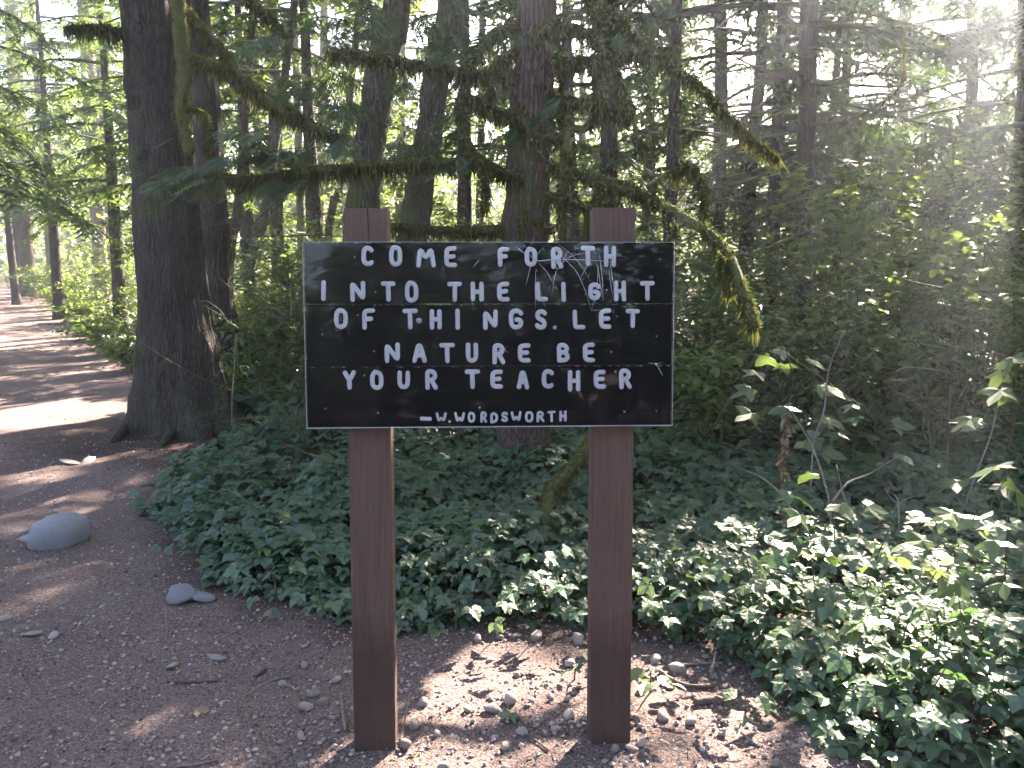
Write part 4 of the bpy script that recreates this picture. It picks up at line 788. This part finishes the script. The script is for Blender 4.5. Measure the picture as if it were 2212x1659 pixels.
# ground cover of brambles: trifoliate leaves, nearest to 14 m
def cover(N, y0, y1, T, size, seed, hmax, matl, name, label, xpad=.1, thin=0):
    rng = np.random.default_rng(seed); y = y0 + (y1-y0)*rng.random(N)**1.2; x = rng.uniform(-.66-xpad, .66+xpad, N)*(y+.4); dv = vegd(x, y)
    e = .13*noise(np.stack([x*2.2, y*2.2, 0*x], -1)); ok = dv + e > .02
    ok &= np.hypot(x + 3.35, y - 8.2) > .85; ok &= np.hypot(x - .1, y-6.6) > .3
    gap = noise(np.stack([x*1.3+9, y*1.3, 0*x], -1)); ok &= gap > -.9 + .2*rng.random(N)
    x, y, dv = x[ok], y[ok], dv[ok]; N = len(x)
    q = np.stack([x*1.1, y*1.1, 0*x+4], -1); top = np.clip(dv*.9 + .09, .06, hmax)*(.75 + .55*noise(q)) * (.8 + .35*noise(q*3))
    z = terrain(x, y) + np.maximum(top, .04)*(1 - .75*rng.random(N)**2.2)
    a = rng.uniform(0, 6.28, N); X_ = np.stack([np.cos(a), np.sin(a) - .45, rng.normal(-.25, .22, N)], -1)
    U = np.stack([rng.normal(0, .30, N), rng.normal(-.12, .30, N), np.ones(N)], -1); m = MB()
    m.inst(T, np.stack([x, y, z], -1), X_, U, size*rng.uniform(.6, 1.3, N), np.clip(rng.normal(.42, .22, N), 0, 1))
    return tag(m.build(name, M[matl]), label, 'ground cover', kind='stuff'), x, y, z
cover(19000, 2.3, 4.7, T3, .086, 51, .34, 'cover', 'bramble_cover', 'low bramble leaves carpeting the ground behind the posts', xpad=.24)
cover(33000, 4.2, 9.5, T3c, .115, 54, .38, 'cover', 'bramble_cover', 'bramble carpet round the foot of the central cedar', xpad=.2)
cover(14000, 8.5, 17, T3c, .17, 52, .45, 'cover', 'bramble_cover', 'darker bramble carpet stretching back under the trees')
cover(6500, 14, 32, T3c, .34, 53, .6, 'shrub', 'low_undergrowth', 'low green undergrowth beneath the distant trunks')

# individual bramble plants in front: each leaf a part
def leafmesh(T, name):
    m = MB(); m.add(T[0], T[1], 0, .5); return m
LM = {}
for kk, vv in enumerate((.2, .4, .6, .8)):
    for nm, T in (('t', T_trifol(TS)), ('s', TS), ('m', TM)):
        for mn in ('cover', 'cover_sunlit'):
            m = MB(); m.add(T[0], T[1], 0, vv); LM[(nm, kk, mn)] = m.mesh('leaf', [M[mn]])
def plant(label, base, h, n, size, seed, kind='t', mn='cover', spread=.3, group=None, name='bramble_plant', lean=None):
    rng = np.random.default_rng(seed); b0 = np.array([base[0], base[1], tz(base[0], base[1])]); rt = root(name, b0, label, 'plant', group)
    e = np.array([rng.normal()*.12*h, -.10*h, h]) if lean is None else np.array(lean); c = curve([np.array([0, 0, -.04]), e*np.array([.2, .2, .55]), e], 10); m = MB(); m.tube(c + b0, np.linspace(.005, .002, 10), 5, cap=False); m.build('stem', M['bark_twig'], rt)
    for k in range(n):
        t = .25 + .75*(k+1)/n; p = np.array([np.interp(t, np.linspace(0, 1, 10), c[:, j]) for j in range(3)]); a = k*2.4 + rng.normal()*.4
        l = spread*rng.uniform(.35, 1)*(1.2-.6*t); d = np.array([math.cos(a), math.sin(a)*.8 - .2, 0]); q = p + d*l + np.array([0, 0, .12*l + rng.normal()*.03]); q[2] = max(q[2], .05)
        o = link('leaf', LM[(kind, int(rng.integers(0, 4)), mn)], rt); X_ = nrm(d + np.array([0, -.2, -.30 + rng.normal()*.2])); U = nrm(np.array([rng.normal()*.3, -.15 + rng.normal()*.3, 1]))
        Y_ = nrm(np.cross(U, X_)); Z_ = np.cross(X_, Y_); from_m = __import__('mathutils').Matrix(((X_[0], Y_[0], Z_[0]), (X_[1], Y_[1], Z_[1]), (X_[2], Y_[2], Z_[2])))
        s = size*(.72 if kind == 't' else .95)*rng.uniform(.75, 1.2); o.location = q; o.rotation_euler = from_m.to_euler(); o.scale = (s, s, s)
PL = [(1120,1345,.34,14,.15,'t','cover','leafy bramble lit by a sun fleck between the posts'),(985,1370,.18,8,.14,'t','cover_sunlit','low bramble sprig at the gravel edge right of the left post'),(1200,1350,.28,10,.15,'t','cover','bramble beside the left side of the right post'),
      (1455,1370,.26,12,.15,'t','cover_sunlit','pale bramble sprig just right of the right post'),(1530,1385,.34,12,.15,'t','cover','bramble clump right of the right post'),(1640,1420,.45,14,.16,'t','cover','bramble at the right edge of the gravel'),
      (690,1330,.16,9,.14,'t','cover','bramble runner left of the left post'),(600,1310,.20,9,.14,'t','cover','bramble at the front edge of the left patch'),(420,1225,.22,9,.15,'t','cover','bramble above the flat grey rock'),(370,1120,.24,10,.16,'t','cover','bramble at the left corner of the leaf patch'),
      (1760,1480,.55,14,.16,'t','cover_sunlit','sunlit bramble in the lower right'),(1850,1440,.62,16,.17,'t','cover_sunlit','tall sunlit bramble right of the gravel'),(1930,1520,.55,14,.17,'t','cover_sunlit','bramble with pale sunlit leaves at lower right'),(2010,1440,.70,16,.17,'t','cover_sunlit','brightest bramble in the right-hand sun patch'),
      (2080,1560,.5,12,.17,'t','cover','shadowed bramble near the lower right corner'),(1980,1640,.35,12,.16,'t','cover','dark bramble at the bottom edge, right'),(2150,1480,.72,14,.18,'m','cover_sunlit','broad-leaved plant half lit at the right edge'),(1860,1590,.3,10,.15,'t','cover','low bramble beyond the sticks at lower right'),
      (1690,1330,.5,12,.16,'t','cover','bramble behind the gravel right of the right post'),(1800,1300,.62,12,.17,'m','cover_sunlit','thimbleberry plant left of the right-hand sun patch')]
for k, (x, y, h, n, s, kd, mn, lab) in enumerate(PL):
    plant(lab, gp(x, y), h, n, s, 3000+k, kd, mn, spread=.22 + .25*h, group='bramble plants at the gravel edge')
plant('thimbleberry with one dazzling sunlit leaf at right', gp(2090,1330), .95, 7, .24, 3100, 'm', 'cover_sunlit', spread=.2, name='thimbleberry_plant')
plant('thimbleberry with bright leaves right of the sign lower corner', gp(1690,1090), 1.15, 16, .22, 3101, 'm', 'cover_sunlit', spread=.34, name='thimbleberry_plant', lean=(-.12, -.1, 1.12))
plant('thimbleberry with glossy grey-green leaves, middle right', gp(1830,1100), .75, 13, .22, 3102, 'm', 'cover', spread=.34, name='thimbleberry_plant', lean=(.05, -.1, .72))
plant('tall thimbleberry with glowing leaves at the right edge', gp(2150,1200), 1.25, 18, .22, 3103, 'm', 'cover_sunlit', spread=.4, name='thimbleberry_plant', lean=(.05, -.1, 1.2))
plant('small seedling between stones left of the right post', gp(1240,1470), .09, 4, .07, 3104, 's', 'cover', spread=.05, name='seedling')
plant('small green seedling right of the right post base', gp(1405,1500), .10, 6, .08, 3105, 's', 'cover_sunlit', spread=.08, name='seedling')
plant('yellowish seedling at the gravel edge, lower right', gp(1610,1550), .08, 6, .07, 3106, 's', 'cover_sunlit', spread=.1, name='seedling')

# bare stems and twigs standing in the right-hand plants
def z8(p): return [(x*.6557 + 1458.7, y*.6557 + 570.8) for x, y in p]
for k, (pts, Yq, lab) in enumerate([([(530,960),(515,860),(500,750),(450,600),(380,480)], 4.6, 'long bare stem curving up left of the right-hand sun patch'),([(520,1010),(400,830),(330,740),(280,700),(230,680)], 4.3, 'bare stem arching over to the left, right of the right post'),
        ([(735,900),(735,790),(722,758)], 4.5, 'upright forked bare twig above the right-hand sun patch'),([(520,780),(570,720),(640,690),(740,630)], 4.7, 'crooked bare twig slanting up to the right'),([(455,600),(490,480),(505,350),(550,230)], 5.2, 'thin upright stem right of the sign lower corner'),
        ([(930,790),(900,650),(905,450),(930,250)], 5.0, 'dark upright stem towards the right edge'),([(960,780),(1040,560),(1070,420)], 5.0, 'dark stem leaning right near the right edge'),([(610,900),(560,780),(530,660)], 4.4, 'short bare twig beside the long curving stem'),
        ([(930,790),(800,700),(620,560),(500,440)], 5.4, 'long thin twig slanting across the middle right'),([(340,950),(305,900)], 3.9, 'stubby broken twig in the brambles right of the gravel'),([(930,365),(840,345),(760,340),(725,355)], 5.6, 'pale arching twig high at the right'),
        ([(880,640),(820,560),(830,420),(880,320)], 6, 'thin dark twig behind the right-hand plants')]):
    px = z8(pts); p = np.array([P(x, y, Yq + .15*i/len(px)) for i, (x, y) in enumerate(px)]); lo = p[np.argmin(p[:, 2])].copy()
    if lo[2] > .02 and k not in (3, 10): g = lo.copy(); g[2] = tz(g[0], g[1])-.03; p = np.concatenate([[g], p]) if p[0, 2] <= p[-1, 2] else np.concatenate([p, [g]])
    b0 = p[0] if p[0, 2] < p[-1, 2] else p[-1]; rt = root('bare_stem', b0, lab, 'twig', 'bare stems right of the sign')
    m = MB(); m.tube(curve(p, 20), np.linspace(.0075, .003, 20) if k not in (10,) else .005, 6, 0, .5, .2, 30); m.build('stem', M['twig_pale'] if k % 3 != 2 or k == 2 else M['bark_twig'], rt)
    if k == 2:
        q = P(*z8([(735,790)])[0], Yq)
        for ex, ey in ((690,735),(790,765)): m = MB(); m.tube(curve([q, P(*z8([((735+ex)/2, 772)])[0], Yq), P(*z8([(ex, ey)])[0], Yq)], 8), np.linspace(.004, .002, 8), 5); m.build('fork', M['twig_pale'], rt)
# withered brown frond hanging at right of the sign
wf = root('withered_frond', P(1690,905,4.9), 'withered brown frond hanging beside the thimbleberry right of the sign', 'dead leaf'); rng = np.random.default_rng(8); m = MB()
t = rng.random(60); c = curve([P(1700,890,4.9), P(1694,960,4.88), P(1692,1040,4.9)], 20); p = np.stack([np.interp(t, np.linspace(0, 1, 20), c[:, j]) for j in range(3)], -1)
m.tube(c, .003, 5); m.inst(TL, p, np.stack([rng.normal(0, .5, 60), rng.normal(0, .5, 60), -np.ones(60)], -1), rng.normal(size=(60, 3)), rng.uniform(.03, .07, 60), rng.random(60)); m.build('dead_leaf', M['dead_leaf'], wf)
m = MB(); m.tube(curve([P(1700,892,4.9), P(1712,820,4.95), P(1700,760,5.0)], 10), .004, 5); m.build('stalk', M['bark_twig'], wf)

# thicket of bare twigs right of the sign (uncountable)
rng = np.random.default_rng(61); m = MB()
for k in range(420):
    Yq = rng.uniform(5.2, 11); x0 = rng.uniform(1480, 2230) if k < 330 else rng.uniform(500, 660); z0 = rng.uniform(.0, 1.4 + .12*Yq); p = np.array([(x0-W/2)/FPX*Yq, Yq, z0]); a = rng.uniform(-.9, .9); l = rng.uniform(.4, 1.5)
    d = np.array([math.sin(a)*1.2, rng.normal()*.5, math.cos(a)*rng.choice([1, .5, -.2])])*l; s = rng.normal(0, .14, 3)*l
    if not keep(np.array([p, p+d*.5, p+d]), rng).all(): continue
    m.tube(curve([p, p + d*.5 + s, p + d], 7), np.linspace(.006, .002, 7)*rng.uniform(.6, 1.3), 4, 0, cap=False)
tag(m.build('twig_tangle', M['bark_twig']), 'tangle of thin bare twigs in the thicket beside the sign', 'twigs', kind='stuff')
# ferns left of path-side trunk and under the shrubs
def fern(label, base, n, L, seed, mn='shrub_bright'):
    rng = np.random.default_rng(seed); b0 = np.array([base[0], base[1], tz(base[0], base[1])]); rt = root('fern', b0, label, 'fern', 'ferns')
    for k in range(n):
        a = k*6.283/n + rng.normal()*.2; l = L*rng.uniform(.75, 1.1); m = MB(); d = np.array([math.cos(a), math.sin(a), 0]); s = np.linspace(0, 1, 16); c = b0 + d*(s*l*.75)[:, None] + np.array([0, 0, 1])*((s*1.15 - .75*s**2.2)*l)[:, None]
        m.tube(c, np.linspace(.004, .001, 16), 4, 0, .3, cap=False); sd = np.array([-d[1], d[0], 0]); t = np.repeat(np.linspace(.15, .98, 22), 2); q = np.stack([np.interp(t, s, c[:, j]) for j in range(3)], -1); sg = np.tile([1, -1], 22)
        m.inst(TC, q, sd*sg[:, None] + d*.35 + np.array([0, 0, -.15]), np.tile([0, 0, 1.], (44, 1)), l*.26*np.sin(np.pi*(t*.85+.12)), .5 + .2*rng.random()); m.build('frond', M[mn], rt)
fern('pale fern at the path edge below the far-left trunks', gp(165,700), 11, 1.0, 71); fern('fern beside the sunlit path-edge bush', gp(205,735), 10, .8, 72); fern('dim fern between massive trunk and sign', gp(590,915), 9, .7, 73, 'cover')

# ------------------------------------------------------------------ stones, gravel and litter
def rock_mesh(seed, sub=2, sx=1, sy=1, sz=.6, rough=.22, name='stone', matl='stone', cuts=7):
    import bmesh
    bm = bmesh.new(); bmesh.ops.create_icosphere(bm, subdivisions=sub, radius=1.0); v = np.array([q.co[:] for q in bm.verts]); f = np.array([[w.index for w in q.verts] for q in bm.faces]); bm.free()
    r = 1 + rough*noise(v*1.1 + seed*3.7) + rough*.55*noise(v*2.3 + seed) + rough*.2*noise(v*5 + seed); rng = np.random.default_rng(seed)
    for _ in range(cuts):
        n_ = nrm(rng.normal(size=3)); d = rng.uniform(.66, .95); h = (v*r[:, None])@n_; r = np.where(h > d, r*d/np.maximum(h, 1e-6), r)
    m = MB(); m.add(v*r[:, None]*np.array([sx, sy, sz]), f, 0, .5, True); return m.mesh(name, [M[matl]])
def rock(name, label, x, y, w, hfac, me, rz, group=None, sink=.42, cat='stone'):
    g = G(x, y); d = g[1]/(CP + (H/2-y)/FPX*SP); s = w/FPX*d*.5; o = link(name, me); o.location = (g[0], g[1], tz(g[0], g[1]) + s*hfac*(1-sink)); o.scale = (s, s*.92, s*hfac); o.rotation_euler = (.25*math.sin(rz*3), .25*math.cos(rz*5), rz)
    return tag(o, label, cat, group)
rock('boulder', 'rounded grey boulder half buried in the path, left', 131, 1172, 118, .86, rock_mesh(7, 3, 1, .8, 1, .16, 'boulder', 'stone_grey', 2), .5, sink=.55)
rock('flat_rock', 'flat grey rock, larger of the pair below the leaf patch', 393, 1298, 66, .62, rock_mesh(2, 3, 1, 1, 1, .25, 'rock', 'stone_grey', 4), .4, sink=.3)
rock('flat_rock', 'flat grey rock, smaller of the pair below the leaf patch', 438, 1294, 62, .34, rock_mesh(3, 3, 1.0, .7, 1, .25, 'rock', 'stone_grey'), -.25, sink=.3)
PB = [rock_mesh(10+k, 2, 1, [.7,.8,.95,.75,.65,.85,.75][k], 1, .22) for k in range(7)]; rng = np.random.default_rng(70)
NAMED = [(877,1612,34,.9,'round tan stone beside the foot of the left post'),(895,1572,32,1.2,'upright pointed pale stone right of the left post'),(1101,1520,36,.9,'egg-shaped pale stone between the posts'),(1065,1538,42,.6,'flat cracked stone left of the egg-shaped stone'),(1229,1548,48,.45,'flat oval stone left of the right post'),
 (1128,1585,32,.7,'square pale stone below the flat oval stone'),(1328,1622,28,.9,'white stone at the front of the right post'),(1365,1622,30,.6,'flat pale stone in front of the right post'),(1432,1555,38,.7,'grey stone right of the right post'),(1492,1565,32,.7,'pale wedge stone right of the grey stone'),
 (1466,1452,44,.8,'rounded stone among the sticks right of the right post'),(1440,1485,42,.4,'flat slab stone below the rounded stone'),(1542,1463,18,.8,'small round stone by the sticks'),(1230,1440,28,.9,'brownish round stone by the left side of the right post'),(1160,1385,42,.7,'pale rock under the brambles between the posts'),
 (1250,1392,40,.7,'grey rock under the brambles beside the right post'),(1290,1530,26,.6,'stone against the right post'),(680,1500,40,.6,'pale stone, largest in the row left of the left post'),(662,1530,36,.7,'rounded stone below the row left of the left post'),(700,1518,30,.8,'tilted stone in the row left of the left post'),
 (728,1472,24,.8,'small pale stone near the left edge of the left post'),(658,1440,26,.7,'white stone left of the left post'),(470,1420,44,.45,'pale broken stone lying left of the left post'),(372,1436,34,.4,'flat pale stone left of the broken stone'),(658,1398,22,.6,'small flat stone below the leaf patch'),(650,1590,28,.6,'sunlit stone at the bottom left of the left post'),
 (610,1478,24,.8,'small stone upper left of the stone row'),(1560,1590,24,.7,'pale stone on the soil at lower right'),(1665,1567,18,.7,'small white stone at the bramble edge, lower right'),(70,1365,40,.35,'flat stone low on the path at left'),(115,1368,28,.5,'stone right of the flat path stone'),(12,1333,30,.6,'stone at the left picture edge'),
 (96,1138,30,.5,'small stone behind the boulder'),(60,1165,38,.35,'flat stone left of the boulder'),(52,1150,26,.4,'little stone left behind the boulder'),(150,1005,50,.25,'flat buried stone on the path before the big trunk'),(190,1000,44,.25,'second flat buried stone on the path before the big trunk'),(1415,1430,30,.7,'grey stone under the sticks')]
for k, (x, y, w, hf, lab) in enumerate(NAMED):
    rock('stone', lab, x, y, w, hf*.8, PB[k % 7], rng.uniform(0, 6.28), 'stones lying on the soil')
k = 0
while k < 110:
    x, y = rng.uniform(560, 1800), rng.uniform(1380, 1670)
    if rng.random() > (.95 if 860 < x < 1280 else (.7 if x >= 1280 else .35)): continue
    g = G(x, y)
    if vegd(g[0:1], g[1:2])[0] > .12: continue
    if 755 < x < 860 and y > 1590 or 1275 < x < 1372 and y > 1590: continue
    if any(abs(x-q[0]) < q[2]*.6 and abs(y-q[1]) < q[2]*.5 for q in NAMED): continue
    rock('pebble', 'small pale pebble among many on the gravelly soil around the posts', x, y, rng.uniform(8, 16) if k % 4 else rng.uniform(14, 28), rng.uniform(.5, .9), PB[int(rng.integers(0, 7))], rng.uniform(0, 6.28), 'pebbles on the gravelly soil around the posts', cat='pebble'); k += 1
# gravel grains and bark litter
def octa():
    v = np.array([(1, 0, 0), (-1, 0, 0), (0, 1, 0), (0, -1, 0), (0, 0, .7), (0, 0, -.7)], float); return v, np.array([(0, 2, 4), (2, 1, 4), (1, 3, 4), (3, 0, 4), (2, 0, 5), (1, 2, 5), (3, 1, 5), (0, 3, 5)])
def grit(N, seed, smin, smax, pw, name, label, matl, T, y1, bias, flat=False):
    rng = np.random.default_rng(seed); y = 2.1 + (y1-2.1)*rng.random(N)**1.7; x = rng.uniform(-.7, .7, N)*(y+.2); dv = vegd(x, y)
    dens = .35 + .65*np.clip(1 - np.hypot((x-.25)/1.1, (y-2.9)/.9), 0, 1) + .25*noise(np.stack([x*2, y*2, 0*x], -1)); ok = (dv < .35) & (rng.random(N) < (dens if bias else .9)); x, y = x[ok], y[ok]; N = len(x)
    s = smin + (smax-smin)*rng.random(N)**pw; X_ = rng.normal(size=(N, 3)); X_[:, 2] *= .25; U = np.stack([rng.normal(0, .4, N), rng.normal(0, .4, N), np.ones(N)], -1)
    m = MB(); m.inst(T, np.stack([x, y, terrain(x, y) + .003 + s*(.12 if not flat else .05)], -1), X_, U, s, rng.random(N)); return tag(m.build(name, M[matl]), label, 'gravel' if not flat else 'litter', kind='stuff')
grit(26000, 81, .0022, .0135, 2.6, 'gravel', 'fine pale gravel scattered over the soil', 'gravel', octa(), 8, True)
TW = (np.array([(-.5, -.04, 0), (.5, -.03, .03), (.5, .03, .03), (-.5, .04, 0)], float), np.array([(0, 1, 2), (0, 2, 3)]))
grit(9000, 82, .012, .05, 2.5, 'needle_litter', 'dry needles and bits of twig strewn over the soil', 'litter', TW, 8, False, True)
grit(9000, 83, .007, .024, 2.4, 'bark_litter', 'brown flakes of bark and leaf on the soil', 'litter', TC, 9, False, True)
# sticks and fallen leaves
for k, (pts, r, lab, pale) in enumerate([([(1425,1455),(1450,1475),(1490,1490),(1545,1490)], .009, 'curved stick lying right of the right post', 0),([(1450,1445),(1500,1440),(1560,1438)], .006, 'straight stick above the curved stick', 1),([(1535,1470),(1545,1440)], .005, 'short pale upright stick among the stones', 1),
        ([(1500,1528),(1540,1524),(1560,1530)], .016, 'thick dark piece of wood on the soil at right', 0),([(530,1505),(560,1485),(590,1470),(625,1463)], .004, 'bent pale stick left of the left post', 1),([(345,1385),(360,1370),(358,1335)], .003, 'thin pale twig standing out left of the leaf patch', 1),
        ([(360,1470),(400,1472),(470,1470)], .005, 'dark stick on the path left of the broken stone', 0),([(575,1445),(550,1462)], .007, 'short knobby stick above the stone row', 0),([(740,1540),(746,1580),(735,1500)], .004, 'curved pale twig against the left post', 1),([(864,1610),(872,1570),(885,1535)], .003, 'thin dry stem at the right foot of the left post', 1),
        ([(1580,1460),(1600,1445),(1640,1470)], .005, 'dry brown stick at the bramble edge', 0),([(1130,1590),(1160,1605),(1185,1625)], .004, 'dark twig left of the right post foot', 0),([(380,1655),(430,1650),(470,1640)], .004, 'stick at the bottom edge left', 1),([(1600,1590),(1640,1620)], .004, 'pale twig at lower right', 1)]):
    p = np.array([G(x, y) for x, y in pts]); p[:, 2] = terrain(p[:, 0], p[:, 1]) + r*.7 + .004
    if k in (2, 5, 9): p[-1, 2] += .06
    m = MB(); c = curve(p, 14); m.tube(c, r*(1 + .15*noise(c*40)), 6, 0, .5, .2, 60); o = m.build('stick', M['twig_pale'] if pale else M['stick_dark'], origin=p[0]); o.location = p[0]; tag(o, lab, 'stick', 'sticks on the soil')
for k, (x, y, s, mn, lab) in enumerate([(410,1545,.075,'dead_leaf','orange-tan dead leaf on the path, lower left'),(1105,1573,.10,'cover_sunlit','large green fallen leaf between the posts'),(915,1652,.06,'dead_leaf','pale fallen leaf at the bottom edge right of the left post'),(585,1325,.10,'dead_leaf','curled yellowish leaf at the edge of the leaf patch'),(505,1535,.05,'cover','small green fallen leaf on the path')]):
    g = G(x, y); m = MB(); m.add(TM[0]*np.array([1, 1, 2.0]), TM[1], 0, .9); o = m.build('fallen_leaf', M[mn]); o.location = (g[0], g[1], tz(g[0], g[1])+.02); o.scale = (s, s, s); o.rotation_euler = (.25, -.2, k*1.7); tag(o, lab, 'leaf')
# ------------------------------------------------------------------ haze
m = MB(); a, b_, c, d, e, f = -140, 140, -60, 150, -1.6, 26
m.add([(a,c,e),(b_,c,e),(b_,d,e),(a,d,e),(a,c,f),(b_,c,f),(b_,d,f),(a,d,f)], [(0,3,2,1),(4,5,6,7),(0,1,5,4),(1,2,6,5),(2,3,7,6),(3,0,4,7)])
hm, nt, out = mat('haze'); pv = nd(nt, 'ShaderNodeVolumePrincipled'); pv.inputs['Color'].default_value = (.86, .92, 1, 1); pv.inputs['Density'].default_value = .0035; pv.inputs['Anisotropy'].default_value = .78
nt.links.new(pv.outputs[0], out.inputs['Volume'])  # added haze volume, stands in for the lens glare at upper right
HAZE = True
if HAZE: tag(m.build('haze', hm), 'pale sunlit haze among the trees, standing in for lens glare', 'haze', kind='stuff')
for o in bpy.data.objects:
    if '_o' in o: del o['_o']
_same = {}
for o in sc.objects:
    if o.parent is None and o.name.startswith('thicket_shrub'): _same.setdefault(o['label'], []).append(o)
for lab, os_ in _same.items():
    os_.sort(key=lambda o: o.location.x/o.location.y); w_ = {1: [''], 2: ['left one of two', 'right one of two'], 3: ['leftmost of three', 'middle one of three', 'rightmost of three']}.get(len(os_), ['']*len(os_))
    for o, t_ in zip(os_, w_): o['label'] = lab + (', ' + t_ if t_ else '')
